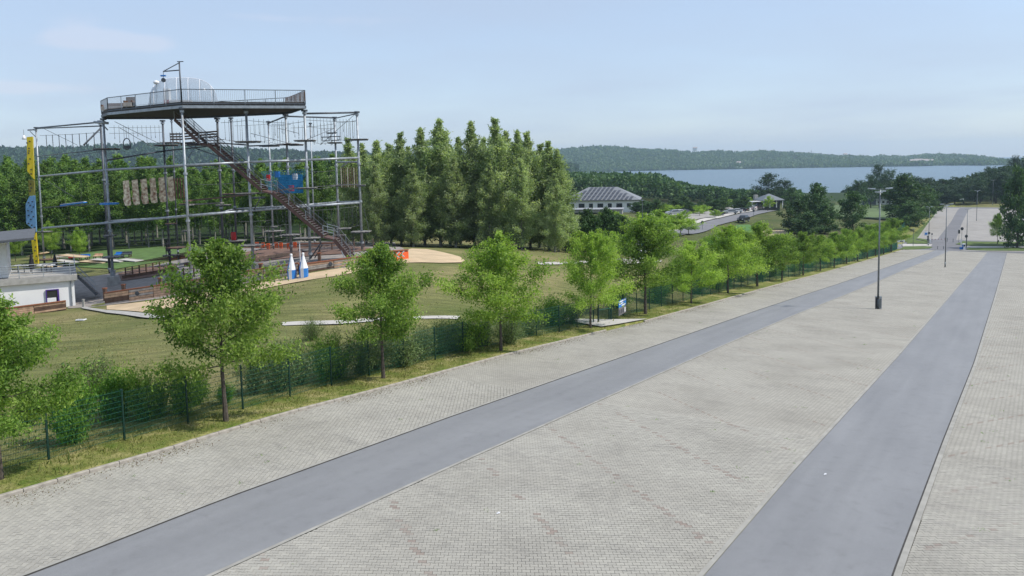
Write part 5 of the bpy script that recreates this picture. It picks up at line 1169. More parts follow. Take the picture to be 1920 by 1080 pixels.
A_, B_, C_, D__ = T(490,322,84)-P0, T(575,318,80)-P0, T(560,362,80)-P0, T(505,362,84)-P0
nb = MB()
for i in range(27): t = i/26; nb.tube(A_.lerp(B_, t)-Vector((0, 0, .12*sin(t*pi*3)**2)), D__.lerp(C_, t), .022, n=3, cap=False)
for i in range(15): t = i/14; nb.tube(A_.lerp(D__, t), B_.lerp(C_, t), .022, n=3, cap=False)
oo = nb.build('net_mesh', nm_, o); oo['kind'] = 'stuff'
for (px, py, m_, r_) in ((553,330,'whitep',.28),(503,332,'red',.22),(546,352,'red',.3),(520,326,'blue',.3)): c = T(px, py, 81.5)-P0; MB().prism([(c.x+r_*cos(q_*pi/3), c.y+r_*.3*sin(q_*pi/3)) for q_ in range(6)], c.z-.35, c.z+.25).build('net_patch', M[m_], o)
MB().box(tuple(T(545, 345, 84)-P0), (2.6, .06, 2.0)).build('net_panel', nm_, o)
P0 = T(137, 384, 93); o = hang('surf_board', 'blue board with white edge hanging left of the thick column', 'climbing obstacle', P0)
MB().beam(T(116,385.5,93)-P0, T(160,379.5,91)-P0, .5, .12).build('board', M['blue'], o); MB().beam(T(115,383.5,93)-P0+Vector((0,0,.02)), T(160,377.8,91)-P0, .3, .05).build('deck_pad', M['whitep'], o)
for px in (122, 152): MB().tube(T(px, 383, 92)-P0, T(px, 332, 93)-P0, .012, n=3).build('strop', M['rope'], o)
P0 = T(238, 270, 88); o = hang('hoop_swing', 'round rope hoop hanging between the thick column and the deck stairs', 'climbing obstacle', P0)
MB().poly([Vector((.42*cos(q_*pi/8), 0, .62*sin(q_*pi/8))) for q_ in range(17)], .05, 6).build('hoop', M['dsteel'], o); MB().tube((0, 0, .62), (0, 0, 1.9), .02).build('strop', M['rope'], o); MB().box((0, 0, -.35), (.75, .3, .35)).build('seat', M['dsteel'], o)
o = hang('bell', 'small white bell hanging from the top outrigger at the left end', 'bell', T(45, 257, 100)); MB().lathe((0, 0, 0), [(.28, -.3), (.2, -.05), (.16, .15), (.03, .25)], 12).build('bell_body', M['whitep'], o, True); MB().tube((0, 0, .25), (0, 0, .95), .02).build('strop', M['rope'], o)
P0 = T(618, 256, 88); o = hang('box_ladder', 'three stacked open frames hanging near the right end under the top beam', 'climbing obstacle', P0)
for (px, py, w, h_) in ((622, 249, 20, 1), (611, 257, 16, 7), (628, 256, 20, 7)): c = T(px, py, 88)-P0; W = w/F*88/2; H_ = h_/F*88; MB().beam(c-Vector((W, 0, 0)), c+Vector((W, 0, 0)), .3, .09).beam(c-Vector((W*.8, 0, H_)), c+Vector((W*.8, 0, -H_)), .3, .09).tube(c-Vector((W*.8, 0, 0)), c-Vector((W*.8, 0, H_)), .04).tube(c+Vector((W*.8, 0, 0)), c+Vector((W*.8, 0, -H_)), .04).build('frame', M['dsteel'], o)
for i, px in enumerate((482, 493, 503, 518, 527, 541, 553)):
    P = T(px, 459+(i % 3), 88); o = thing('hanging_vest', 'orange harness vest in the row hanging under the lowest walkway', 'harness', tuple(P), 0, 'orange harnesses in a row'); MB().box((0, 0, .1), (.36, .2, .38)).build('vest', M['orange'], o); MB().box((-.1, 0, -.2), (.09, .12, .3)).build('strap', M['orange'], o); MB().box((.1, 0, -.22), (.09, .12, .3)).build('strap', M['orange'], o); MB().tube((0, 0, .25), (0, 0, .8), .015).build('hook', M['rope'], o)
ropeway(T(476, 453, 88), T(560, 451, 88), 3, 'x', 0, .1, 21)
o = hang('red_barrel', 'red barrel standing on a low platform behind the big kerb tree', 'barrel', T(439, 450, 91)); MB().lathe((0, 0, 0), [(.30, 0), (.34, .3), (.34, .6), (.30, .95)], 12).build('body', M['red'], o); MB().lathe((0, 0, .95), [(.31, 0), (.31, .04)], 12).build('lid', M['black'], o)

# climbing panels at the left end
def panel(name, label, pix, m_, Y, holds, extra=None):
    P0 = T(*pix[0], Y); o = thing('climbing_wall', label, 'climbing wall', tuple(P0)); pts = [T(px, py, Y)-P0 for px, py in pix]
    n_ = len(pts); d = Vector((-.55, 1.1, 0)); MB().add([tuple(p) for p in pts]+[tuple(p+d) for p in pts], [tuple(range(n_))[::-1], tuple(range(n_, 2*n_))]+[(i, (i+1) % n_, n_+(i+1) % n_, n_+i) for i in range(n_)]).build('panel', m_, o)
    for (px, py) in holds: c = T(px, py, Y)-P0; MB().lathe((c.x, c.y-.08, c.z), [(.02, -.08), (.09, -.04), (.10, .03), (.03, .08)], 6).build('hold', M['hold'], o)
    if extra: extra(o, P0)
panel('climbing_panel', 'upper yellow climbing panel with dark holds at the left end of the tower', [(50,257),(61,256),(63.5,336),(51,321)], M['yellow'], 97, [(56,265),(51,268),(55,278),(55,283),(54,287),(57,298),(54,307),(59,318),(59,326)])
panel('climbing_panel', 'short olive climbing panel between the yellow one and the blue one', [(53,337),(63.5,338),(65,367),(54,367)], M['olive'], 97.6, [(58,345),(59,352),(57,358)])
panel('climbing_panel', 'light blue climbing panel with dark holds below the olive one', [(48,383),(55,368),(65,367),(68,435),(49,419)], M['lblue'], 96.6, [(54,380),(61,378),(57,385),(63,388),(53,395),(60,397),(54,404),(63,406),(58,411),(60,422),(65,426),(54,419)])
panel('climbing_panel', 'lowest yellow climbing panel above the terrace', [(58,444),(67,437),(72,496),(64,495)], M['yellow'], 96.0, [(66,450),(67,463),(66,470),(69,480),(68,489)])

# ------------------------------------------------------------------ plank walls and plaza things
def plank_wall(label, pix, hpx, Ya, Yb, rows, m_list, seed, cat='wall', seg=2.4, knob=True, capm='cap'):
    r = random.Random(seed); a = T(*pix[0], Ya); b_ = T(*pix[1], Yb); ha = hpx[0]/F*Ya; hb = hpx[1]/F*Yb
    o = thing('plank_wall', label, cat, tuple(a)); d = b_-a; L_ = d.length; n_ = max(1, int(L_/seg)); nb_ = Vector((-d.y, d.x, 0)).normalized()*-1
    if nb_.y > 0: nb_ = -nb_
    for i in range(n_):
        t0, t1 = i/n_, (i+1)/n_; p0 = d*t0; p1 = d*t1; h0 = ha+(hb-ha)*t0; h1 = ha+(hb-ha)*t1
        for k in range(rows):
            z0, z1 = k/rows, (k+.86)/rows; g_ = .02; off = nb_*r.uniform(.0, .02)
            q0 = p0.lerp(p1, .01); q1 = p0.lerp(p1, .99)
            vs = [q0+Vector((0, 0, h0*z0)), q1+Vector((0, 0, h1*z0)), q1+Vector((0, 0, h1*z1)), q0+Vector((0, 0, h0*z1))]
            MB().add([tuple(p+nb_*.04+off) for p in vs]+[tuple(p-nb_*.02) for p in vs], [(0,1,2,3),(7,6,5,4),(0,4,5,1),(1,5,6,2),(2,6,7,3),(3,7,4,0)]).build('plank', M[r.choice(m_list)], o)
    core = MB(); vs = [Vector((0, 0, -.8)), d+Vector((0, 0, -.8)), d+Vector((0, 0, hb-.03)), Vector((0, 0, ha-.03))]
    core.add([tuple(p-nb_*.03) for p in vs]+[tuple(p-nb_*.22) for p in vs], [(0,1,2,3),(7,6,5,4),(0,4,5,1),(1,5,6,2),(2,6,7,3),(3,7,4,0)]).build('backing', M['dwood'], o)
    MB().beam(Vector((0, 0, ha+.05))-nb_*.08, d+Vector((0, 0, hb+.05))-nb_*.08, .34, .10).build('coping', M[capm], o)
    if knob: c = d*.45+Vector((0, 0, ha*.6)); MB().tube(c+nb_*.05, c+nb_*.12, .2, .2, 12).tube(c+nb_*.12, c+nb_*.15, .12, .12, 12).build('round_plate', M['dsteel'], o)
    return o
PL = ['wood', 'silverwood', 'wood', 'wood', 'silverwood', 'silverwood', 'wood', 'dwood']
plank_wall('left run of low plank wall beside the plaza entrance, with round plate', [(197,573),(335,552)], (23,22), 73.6, 73, 5, PL, 1)
plank_wall('middle run of low plank wall behind the two bottle figures', [(430,538),(560,517)], (24,23), 72, 72, 5, PL, 2)
plank_wall('covered run of plank wall behind the big kerb tree', [(336,552),(429,538)], (22,22), 72.9, 72, 5, PL, 3)
plank_wall('right run of low plank wall rising past the bottle figures', [(561,517),(690,494)], (20,14), 72, 74, 5, PL, 4)
plank_wall('low plank wall in front of the white terrace building', [(-60,606),(124,579)], (18,14), 70, 73, 4, ['wood', 'wood', 'dwood'], 5, knob=False)
plank_wall('dark brown curved back wall of the plaza, left half', [(120,528),(215,514)], (11,10), 98, 98, 3, ['dwood', 'cap'], 6, knob=False, capm='dwood')
plank_wall('dark brown back wall of the plaza, right half', [(216,513),(350,490)], (13,16), 98, 96, 3, ['dwood', 'cap'], 7, knob=False, capm='dwood')
plank_wall('pale back wall of the plaza under the tower', [(450,468),(630,462)], (6,6), 100, 97, 2, ['wood', 'silverwood'], 8, knob=False)
o = plank_wall('end block of the plank wall painted orange with white arrow chevrons', [(728,492),(766,486)], (20,17), 76, 78, 1, ['orange'], 9, knob=False)
for i in range(3):
    a = T(738+i*9, 478-i*1.3, 76.2)-T(728, 492, 76); mb = MB()
    for s in (-1, 1): mb.beam(Vector((a.x+.16, a.y-.45, a.z+.28*s)), Vector((a.x-.16, a.y-.45, a.z)), .05, .11)
    mb.build('white_chevron', M['whitep'], o)
for (px, py, lb) in ((197,552,'first dark gate pillar at the left end of the plank wall'),(232,545,'second dark gate pillar behind the plank wall'),(301,533,'third dark post behind the plank wall'),(489,506,'dark post behind the middle of the plank wall'),(599,486,'dark post behind the right run of plank wall')):
    P = T(px, py, 76); z = hz(P.x, P.y); o = thing('wooden_post', lb, 'post', (P.x, P.y, z), 0, 'dark posts behind the plank wall'); MB().box((0, 0, (P.z-z)/2+.2), (.28, .28, P.z-z+.7)).build('shaft', M['dwood'], o); MB().box((0, 0, P.z-z+.6), (.36, .36, .1)).build('cap', M['cap'], o)
sheet_px('mulch_bed', [(445,496),(560,484),(640,478),(706,470),(650,462),(520,466),(440,478)], BARKM, .12, res=2)
sheet_px('mulch_bed', [(228,528),(300,518),(335,508),(330,497),(270,503),(222,514)], BARKM, .12, res=2)
for (p0, p1, h_, m_, lb) in (((230,524),(330,508),8,'dwood','low dark timber edging under the left part of the tower'),((452,492),(556,480),8,'wood','low warm timber edging under the right part of the tower'),((560,473),(640,468),7,'silverwood','grey timber step in front of the orange harness row'),((345,500),(440,484),9,'dwood','dark timber step between the two mulch beds')):
    a = Vector(G(*p0)); b2 = Vector(G(*p1)); d = b2-a; o = thing('timber_edging', lb, 'edging', tuple(a)); n_ = max(3, int(d.length/2.2))
    for i in range(n_): MB().beam(d*(i/n_)+Vector((0, 0, .22)), d*((i+.96)/n_)+Vector((0, 0, .22)), .16, .40).build('sleeper', M[m_], o)
for (px0, py0, px1, py1, lb) in ((345,522,440,505,'rope railing with dark posts behind the covered wall run'),(236,520,300,508,'rope railing with dark posts near the concrete footing'),(600,478,700,464,'rope railing with dark posts right under the stair')):
    a = Vector(G(px0, py0)); b2 = Vector(G(px1, py1)); d = b2-a; o = thing('rope_railing', lb, 'railing', tuple(a)); n_ = 5
    for i in range(n_+1): p = d*(i/n_); MB().box((p.x, p.y, p.z+.5), (.12, .12, 1.2)).build('post', M['dwood'], o)
    for h_ in (.45, .95): MB().poly([d*(i/12)+Vector((0, 0, h_-.10*abs(sin(i/12*5*pi)))) for i in range(13)], .025, 4).build('rope', M['rope'], o)
# concrete strip and post at the lawn corner
c_ = sheet_px('path', [(152,580),(158,577),(200,584),(300,594),(330,598),(328,601),(290,599),(200,589)], M['conc'], .14, res=1.2)
o = thing('concrete_post', 'short pale concrete post at the corner of the plaza entrance', 'post', tuple(G(157, 578))); MB().box((0, 0, .4), (.16, .16, .85)).build('shaft', M['conc'], o); MB().box((0, 0, .84), (.2, .2, .05)).build('cap', M['conc'], o)
P = G(152, 601); o = thing('ground_slab', 'small white slab lying on the lawn near the plaza corner', 'slab', tuple(P)); MB().box((0, 0, .07), (.7, .5, .06)).build('slab', M['whitep'], o); MB().box((0, 0, .11), (.5, .3, .02)).build('plate', M['conc'], o)
# bottle figures
for (px, py, top, lb) in ((548, 525, 478, 'left of two giant white and blue bottle figures on the sand strip'), (570, 521, 476, 'right of two giant white and blue bottle figures, a little further back')):
    P = T(px, py, 70); h = (py-top)/F*70; o = thing('bottle_figure', lb, 'advertising figure', tuple(P), .25, 'bottle figures by the plank wall'); rr = .40
    prof = [(rr*.92, 0), (rr, h*.1), (rr, h*.42), (rr*.55, h*.72), (rr*.27, h*.93), (rr*.27, h)]
    fs_w = MB(); fs_b = MB(); n_ = 8
    for k_ in range(len(prof)-1):
        for i in range(n_):
            a0, a1 = 2*pi*i/n_, 2*pi*(i+1)/n_; (r0, z0), (r1, z1) = prof[k_], prof[k_+1]
            q_ = [(r0*cos(a0), r0*sin(a0), z0), (r0*cos(a1), r0*sin(a1), z0), (r1*cos(a1), r1*sin(a1), z1), (r1*cos(a0), r1*sin(a0), z1)]
            blue_ = (i in (3, 4) ) or (i == 6 and k_ < 2) or (i == 7 and k_ < 2) or i == 2
            (fs_b if blue_ else fs_w).add(q_, [(0, 1, 2, 3)])
    fs_w.build('white_panels', M['whitep'], o); fs_b.build('blue_panels', M['blue'] if px < 560 else M['blue'], o); MB().lathe((0, 0, h), [(rr*.3, 0), (rr*.3, .10), (rr*.2, .14)], 8).build('cap', M['whitep'], o); MB().box((0, 0, .03), (1.0, 1.0, .06)).build('base_plate', M['conc'], o)
o = thing('flag_pole', 'thin pale pole standing behind the right bottle figure', 'pole', tuple(T(564, 510, 74))); MB().tube((0, 0, -.3), (0, 0, 2.7), .04).build('shaft', M['whitep'], o); MB().lathe((0, 0, 2.7), [(.06, 0), (.06, .08), (.01, .12)], 8).build('finial', M['steel'], o)

# white terrace building
bl = thing('terrace_building', 'white building with grey flat roof, railed terrace and outside stair at the left edge', 'building', tuple(T(60, 580, 74)))
O_ = T(60, 580, 74)
def bx(x0, x1, z0, z1, Y0, dep, name, m_, parent=bl): c = Vector(((x0+x1)/2, Y0+dep/2, (z0+z1)/2))-O_; return MB().box(tuple(c), (x1-x0, dep, z1-z0)).build(name, m_, parent)
xr = T(109, 560, 73).x; zl0 = T(109, 582, 73).z-1.5; zl1 = T(109, 531, 73).z; xl = T(-160, 560, 73).x
bx(xl, xr, zl0, zl1, 73, 7.5, 'lower_wall', M['white']); bx(xl, xr+.25, zl1+.004, zl1+.55, 72.7, 8.2, 'terrace_slab', M['conc'])
xu = T(25, 500, 74).x; zu1 = T(25, 452, 74).z
bx(xl, xu, zl1+.56, zu1, 74.5, 5.5, 'upper_wall', M['white'])
ra = T(-160, 462, 72)-O_; rb = T(36, 446.5, 72)-O_; MB().slab([ra, rb, rb+Vector((0, 9, .3)), ra+Vector((0, 9, .3))], .10).build('roof', M['roof'], bl); MB().beam(ra-Vector((0, .02, .16)), rb-Vector((0, .02, .16)), .06, .14).build('fascia', M['dsteel'], bl)
w_ = bx(T(68,550,73).x, T(84,550,73).x, T(84,571,73).z, T(84,547,73).z, 72.93, .1, 'window', M['glass']); 
f_ = MB(); a = T(67.5,550,73).x-O_.x; b2 = T(84.5,550,73).x-O_.x; z0 = T(84,571,73).z-O_.z; z1 = T(84,546.5,73).z-O_.z; y_ = 72.9-O_.y
for c_, s_ in ((((a+b2)/2, y_, z1), (b2-a+.1, .1, .08)), (((a+b2)/2, y_, z0), (b2-a+.1, .14, .08)), ((a, y_, (z0+z1)/2), (.08, .1, z1-z0)), ((b2, y_, (z0+z1)/2), (.12, .1, z1-z0))): f_.box(c_, s_)
f_.build('window_frame', M['purple'], bl); bx(T(67.5,562,73).x, T(82,562,73).x, T(82,571,73).z, T(82,561.5,73).z, 72.86, .05, 'lower_pane', M['white'])
bx(T(-12,500,74).x, T(2.5,500,74).x, T(0,510,74).z, T(0,478,74).z, 74.43, .1, 'window', M['purple'])
for k_ in range(5):       # terrace railing
    h_ = zl1+.6+.24*(k_+1); MB().tube(Vector((T(-30,500,73).x, 72.75, h_))-O_, Vector((xr+.15, 72.75, h_))-O_, .025 if k_ < 4 else .035, n=5).build('terrace_rail', M['steel'], bl)
    MB().tube(Vector((xr+.15, 72.75, h_))-O_, Vector((xr+.15, 79, h_))-O_, .022, n=5).build('terrace_rail', M['steel'], bl)
for px in (-10, 28, 62, 100): p = Vector((T(px, 500, 73).x, 72.75, zl1+.55))-O_; MB().box((p.x, p.y, p.z+.5), (.05, .05, 1.5)).build('rail_post', M['steel'], bl)
for k_ in range(9):       # outside stair on the right gable
    MB().box((xr+.45+.0-O_.x+.16*k_, 75.5-O_.y, zl1-.1-O_.z-.22*k_), (.34, 1.3, .07)).build('stair_tread', M['tread'], bl)
for s in (0, 1):
    a = Vector((xr+.3, 74.8+1.4*s, zl1+.1))-O_; b2 = a+Vector((1.35, 0, -2.0)); MB().beam(a, b2, .05, .2).build('stair_stringer', M['dsteel'], bl)
    for h_ in (.5, 1.0): MB().tube(a+Vector((0, 0, h_)), b2+Vector((0, 0, h_)), .025).build('stair_rail', M['steel'], bl)
MB().tube(Vector((xr-.25, 72.9, zl0+1))-O_, Vector((xr-.25, 72.9, zl1))-O_, .05).build('downpipe', M['steel'], bl)

bl.rotation_euler = (0, 0, radians(30)); bl.scale = (1.155, 1, 1)
# leisure clutter behind the plaza (mini golf lanes, tables, shade, boats) ------------
lawn2 = sheet_px('grass_patch', [(120,500),(220,505),(330,486),(420,468),(330,462),(200,470),(110,482)], mat('mown_lawn', (.085,.145,.04), .95, 0, .3, .8), .08, res=3)
for i, (x0, y0, x1, y1, lb) in enumerate(((152,491,200,500,'long beige mini golf lane on the bright lawn'),(175,486,232,490,'pale mini golf lane behind the long beige one'),(118,478,160,482,'light plank stack at the left rear of the lawn'),(230,486,262,490,'curved pale mini golf lane right of the column'),(60,480,82,474,'white surfboard like plank behind the climbing panel'),(112,487,140,492,'beige low deck beside the dark umbrella'),(90,500,118,505,'pale low table top on the terrace edge'))):
    a = T(x0, y0, 101-i*.4); b2 = T(x1, y1, 99-i*.4); z = max(hz(a.x, a.y), hz(b2.x, b2.y)); a.z = max(a.z, z+.1); b2.z = max(b2.z, z+.1); m0 = (a+b2)/2
    o = thing('golf_lane', lb, 'mini golf lane', tuple(m0), 0, 'mini golf lanes and boards behind the plaza'); MB().beam(a-m0, b2-m0, 1.3, .10).build('lane_bed', M['path'] if i % 2 else sand, o); MB().beam(a-m0+Vector((0, .7, .03)), b2-m0+Vector((0, .7, .03)), .08, .16).build('lane_border', M['silverwood'], o)
for (px, py, m_, w, lb) in ((231,484,'blue',1.9,'blue covered bench beside the thick column'),(146,464,'red',2.2,'red low shelter at the back of the lawn'),(184,486,'wood',1.0,'small straw coloured hut on the mini golf lawn'),(118,470,'silverwood',2.0,'grey timber stack left of the red shelter'),(238,489,'dsteel',1.2,'dark folded chairs heap near the blue bench'),(160,510,'blue',1.2,'small blue table behind the dark plaza wall')):
    P = T(px, py, 103); z = hz(P.x, P.y); o = thing('garden_furniture', lb, 'furniture', (P.x, P.y, z), .2)
    MB().box((0, 0, .55), (w, .9, .12)).build('top', M[m_], o)
    for sx in (-1, 1):
        for sy in (-1, 1): MB().box((sx*w*.42, sy*.36, .25), (.08, .08, .5)).build('leg', M['dwood'], o)
    MB().box((0, .4, .72), (w, .08, .22)).build('back_board', M[m_], o)
for i, (px, py, lb) in enumerate(((103,492,'dark closed parasol beside the yellow panel foot'),(122,506,'dark closed parasol at the terrace stair head'),(59,494,'black parasol on the terrace in front of the yellow panel'))):
    P = T(px, py, 84 if px != 59 else 76); z = P.z-1.2; o = thing('parasol', lb, 'parasol', (P.x, P.y, z), 0, 'closed dark parasols'); MB().tube((0, 0, -.6), (0, 0, 2.2), .03).build('pole', M['dsteel'], o); MB().lathe((0, 0, .7), [(.20, 0), (.26, .3), (.12, 1.1), (.02, 1.5)], 10).build('canopy', M['black'], o)
for i, (px, py) in enumerate(((34,512),(46,515),(58,511),(78,508),(88,512),(96,507))):
    P = T(px, py, 77); o = thing('terrace_table', 'small white bistro table in the group on the terrace', 'table', (P.x, P.y, zl1+.56), 0, 'white tables on the terrace'); MB().lathe((0, 0, .7), [(.42, 0), (.42, .04)], 14).build('top', M['whitep'], o); MB().tube((0, 0, 0), (0, 0, .7), .04).build('leg', M['dsteel'], o)
# person on the plank platform
def person(P, rz, label, top_m, trous_m, sc=1.0):
    t = thing('person', label, 'person', tuple(P), rz)
    J = {'pel': (0,0,.95,.13), 'wai': (0,0,1.10,.115), 'che': (0,-.01,1.34,.145), 'nec': (0,0,1.50,.055), 'hea': (0,-.01,1.64,.085), 'top': (0,0,1.74,.07),
         'lh': (-.09,0,.90,.085), 'lk': (-.11,-.05,.50,.058), 'la': (-.12,.02,.09,.04), 'lt': (-.13,-.14,.04,.04), 'rh': (.09,0,.90,.085), 'rk': (.12,.04,.50,.058), 'ra': (.13,.10,.09,.04), 'rt': (.14,-.06,.04,.04),
         'ls': (-.19,0,1.43,.055), 'le': (-.27,-.05,1.16,.042), 'lw': (-.22,-.24,1.02,.03), 'ld': (-.20,-.32,1.0,.035), 'rs': (.19,0,1.43,.055), 're': (.28,.0,1.16,.042), 'rw': (.26,-.14,.95,.03), 'rd': (.26,-.18,.87,.035)}
    E_ = [('pel','wai'),('wai','che'),('che','nec'),('nec','hea'),('hea','top'),('pel','lh'),('lh','lk'),('lk','la'),('la','lt'),('pel','rh'),('rh','rk'),('rk','ra'),('ra','rt'),('che','ls'),('ls','le'),('le','lw'),('lw','ld'),('che','rs'),('rs','re'),('re','rw'),('rw','rd')]
    ks = list(J); me = bpy.data.meshes.new('body'); me.from_pydata([J[k_][:3] for k_ in ks], [(ks.index(a), ks.index(b)) for a, b in E_], []); me.materials.append(M[top_m])
    o = bpy.data.objects.new('body', me); link(o, t); sk = o.modifiers.new('skin', 'SKIN'); 
    sv = me.skin_vertices[0].data if me.skin_vertices else None
    if sv is None:
        bm2 = bmesh.new(); bm2.from_mesh(me); bm2.verts.layers.skin.verify(); bm2.to_mesh(me); bm2.free(); sv = me.skin_vertices[0].data
    for k_, s in zip(ks, sv): s.radius = (J[k_][3], J[k_][3]); s.use_root = (k_ == 'pel')
    ss = o.modifiers.new('sub', 'SUBSURF'); ss.levels = 1; ss.render_levels = 1
    MB().lathe((0, .01, 1.66), [(.088, -.02), (.092, .05), (.06, .11), (.01, .125)], 10).build('hair', M['black'], t)
    MB().lathe((0, 0, .48), [(.14, 0), (.17, .25), (.16, .48)], 10).build('trousers_hips', M[trous_m], t)
    t.scale = (sc,)*3; return t
pp_ = T(320, 472, 92.5); person(Vector((pp_.x-.1, pp_.y-.7, T(320,478,92.5).z+.03)), .3, 'person in black clothing standing on a low platform of the rope course', 'black', 'dsteel')

# ------------------------------------------------------------------ visitor area: hall, kiosk, road, cars
def hip_building(O, w, d, wall_h, roof_h, rz, wallm, roofm, ov=.8):
    o = O; MB().box((0, 0, wall_h/2-1), (w, d, wall_h+2)).build('wall', wallm, o)
    a, b_ = w/2+ov, d/2+ov; r_ = max(.3, w/2-d/2)*.95
    vs = [(-a,-b_,wall_h),(a,-b_,wall_h),(a,b_,wall_h),(-a,b_,wall_h),(-r_,0,wall_h+roof_h),(r_,0,wall_h+roof_h),(-a,-b_,wall_h-.25),(a,-b_,wall_h-.25),(a,b_,wall_h-.25),(-a,b_,wall_h-.25)]
    MB().add(vs, [(0,1,5,4),(1,2,5),(2,3,4,5),(3,0,4),(6,7,1,0),(7,8,2,1),(8,9,3,2),(9,6,0,3),(9,8,7,6)]).build('roof', roofm, o)
    return a, b_, r_
P = at(1137, 388, 290); z = at(1137, 373, 290)[2]-4.2
hall = thing('hall_building', 'low white hall with a big hipped grey roof carrying rows of solar panels', 'building', (P[0]-1.2, P[1], z), radians(-12))
W, Dp = 26.2, 15; a, b_, r_ = hip_building(hall, W, Dp, 4.2, 4.4, 0, M['white'], M['roof'])
sol = mat('solar_panel', (.07,.075,.088), .35, .2, .1, 1, spec=.7)
pv = MB().add([(-.48,-1.02,0),(.48,-1.02,0),(1.18,1.02,0),(.22,1.02,0),(-.48,-1.02,.08),(.48,-1.02,.08),(1.18,1.02,.08),(.22,1.02,.08)], [(3,2,1,0),(4,5,6,7),(0,1,5,4),(1,2,6,5),(2,3,7,6),(3,0,4,7)]).mesh('solar_panel', sol); slope = math.atan2(4.4, b_); frm = mat('pale_roof_strip', (.20,.21,.225), .6)
for row in range(4):
    f = .13+row*.24
    for i in range(19):
        x = -14.4+i*1.55+row*.70
        if abs(x+.35) < a+(r_-a)*(f+.12)-.8: inst('solar_panel', pv, hall, (x, -b_+b_*f, 4.2+4.4*f+.08), (slope, 0, 0))
MB().add([(-a,-b_-.01,4.21),(a,-b_-.01,4.21),(r_,-.01,8.63),(-r_,-.01,8.63)], [(0,1,2,3)]).build('front_roof_sheet', frm, hall)
MB().add([(a+.01,-b_,4.21),(a+.01,b_,4.21),(r_+.02,0,8.63)], [(0,1,2)]).build('gable_roof_sheet', frm, hall)
for i in range(7): MB().box((-10.5+i*3.4, -Dp/2-.03, 2.2), (2.1 if i % 2 else 1.4, .08, 1.5)).build('window', M['glass'], hall)
for i in range(4): MB().box((W/2+.03, -5+i*3.2, 2.1), (.08, 1.3, 2.6)).build('window', M['glass'], hall)
P = at(1105, 396, 262); o = thing('annex_building', 'long low grey flat-roofed annex in front of the hall', 'building', (P[0], P[1], at(1105, 392, 262)[2]-3.0), radians(-10))
MB().box((0, 0, .5), (22, 8, 5.0)).build('wall', M['conc'], o); MB().box((0, 0, 3.08), (22.8, 8.8, .16)).build('roof', mat('flat_roof_grey', (.27,.28,.30), .8), o); MB().box((0, -4.03, 1.6), (14, .06, 1.0)).build('window_band', M['glass'], o)
P = at(1441, 388, 318); o = thing('kiosk', 'small pavilion with grey pyramid roof and white columns near the lake', 'pavilion', (P[0], P[1], P[2]), radians(8))
o.scale = (.87,)*3; hip_building(o, 7.5, 7.5, 3.4, 2.8, 0, M['glass'], mat('kiosk_roof', (.15,.17,.19), .7), 1.6)
for sx in (-1, -.35, .35, 1):
    for sy in (-1, 1): MB().box((sx*4.6, sy*4.6, 1.6), (.3, .3, 3.3)).build('column', M['whitep'], o)
MB().box((-7.2, -2, 2.9), (6, 4, .25)).build('canopy', M['whitep'], o); MB().tube((-9.8, -3.6, 0), (-9.8, -3.6, 2.9), .12).build('canopy_post', M['whitep'], o); MB().box((-4, 5, 3.4), (1.6, 1.6, 4.4)).build('chimney', M['conc'], o)
P = at(1628, 384, 420); o = thing('shed_building', 'dark container with white walled shed in front of the lakeside pines', 'building', (P[0], P[1], P[2]), 0)
MB().box((.2, 0, 1.5), (6.5, 3, 3.0)).build('container', mat('dark_blue_container', (.06,.075,.11), .6), o); MB().box((8.3, 1.5, 1.2), (9.2, 3, 2.5)).build('wall', M['white'], o); MB().box((8.3, 1.5, 2.55), (9.8, 3.6, .2)).build('roof', M['roof'], o); MB().box((-5.5, 1.5, 1.2), (4.5, 3, 2.4)).build('wall', M['white'], o); MB().box((-5.5, 1.5, 2.5), (5, 3.6, .2)).build('roof', M['roof'], o)
for i in range(3): MB().box((5.6+i*2.4, -.04, 1.3), (1.2, .08, 1.0)).build('window', M['glass'], o)
sheet_px('meadow', [(1540,412),(1600,408),(1690,416),(1700,386),(1600,383),(1530,386)], mat('meadow_green', (.10,.145,.055), .95, 0, .2, .1), .3, res=8)
sheet_px('road', [(1140,478),(1190,463),(1240,450),(1300,440),(1345,424),(1400,411),(1460,395),(1452,390),(1400,400),(1345,412),(1290,426),(1235,444),(1180,456),(1130,470)], asf2, .25, res=4)
sheet_px('pavement', [(1130,469),(1180,455),(1235,443),(1290,425),(1345,411),(1400,399),(1452,389.5),(1448,388.5),(1395,397),(1340,408),(1285,421.5),(1225,438),(1125,466)], M['path'], .27, res=4)
sheet_px('parking_lot', [(1205,424),(1290,418),(1350,406),(1440,392),(1432,386),(1330,391),(1240,398),(1200,408)], pav2, .25, res=5)
sheet_px('sand_area', [(1410,443),(1445,446),(1480,440),(1470,433),(1420,434)], sand, .3, res=4)
sheet_px('grass_patch', [(1370,436),(1405,443),(1418,434),(1405,423),(1380,424)], mat('bright_lawn', (.065,.16,.03)), .35, res=4)
# curving pale seat walls on the lawn beyond the path
for k_, (pp, lb) in enumerate((([(1140,466),(1160,459),(1190,455),(1225,453)], 'upper curved white seat wall on the lawn'), ([(1165,471),(1185,472),(1210,477)], 'middle curved white seat wall on the lawn'), ([(1150,492),(1175,492),(1205,490)], 'lower white seat wall by the lawn path'))):
    ps = [Vector(G(*p)) for p in pp]; o = thing('seat_wall', lb, 'wall', tuple(ps[0]), 0)
    for a_, b2 in zip(ps[:-1], ps[1:]): MB().beam(a_-ps[0]+Vector((0, 0, .2)), b2-ps[0]+Vector((0, 0, .2)), .5, .45).build('wall_block', M['path'], o); MB().beam(a_-ps[0]+Vector((0, 0, .45)), b2-ps[0]+Vector((0, 0, .45)), .6, .06).build('coping', M['whitep'], o)

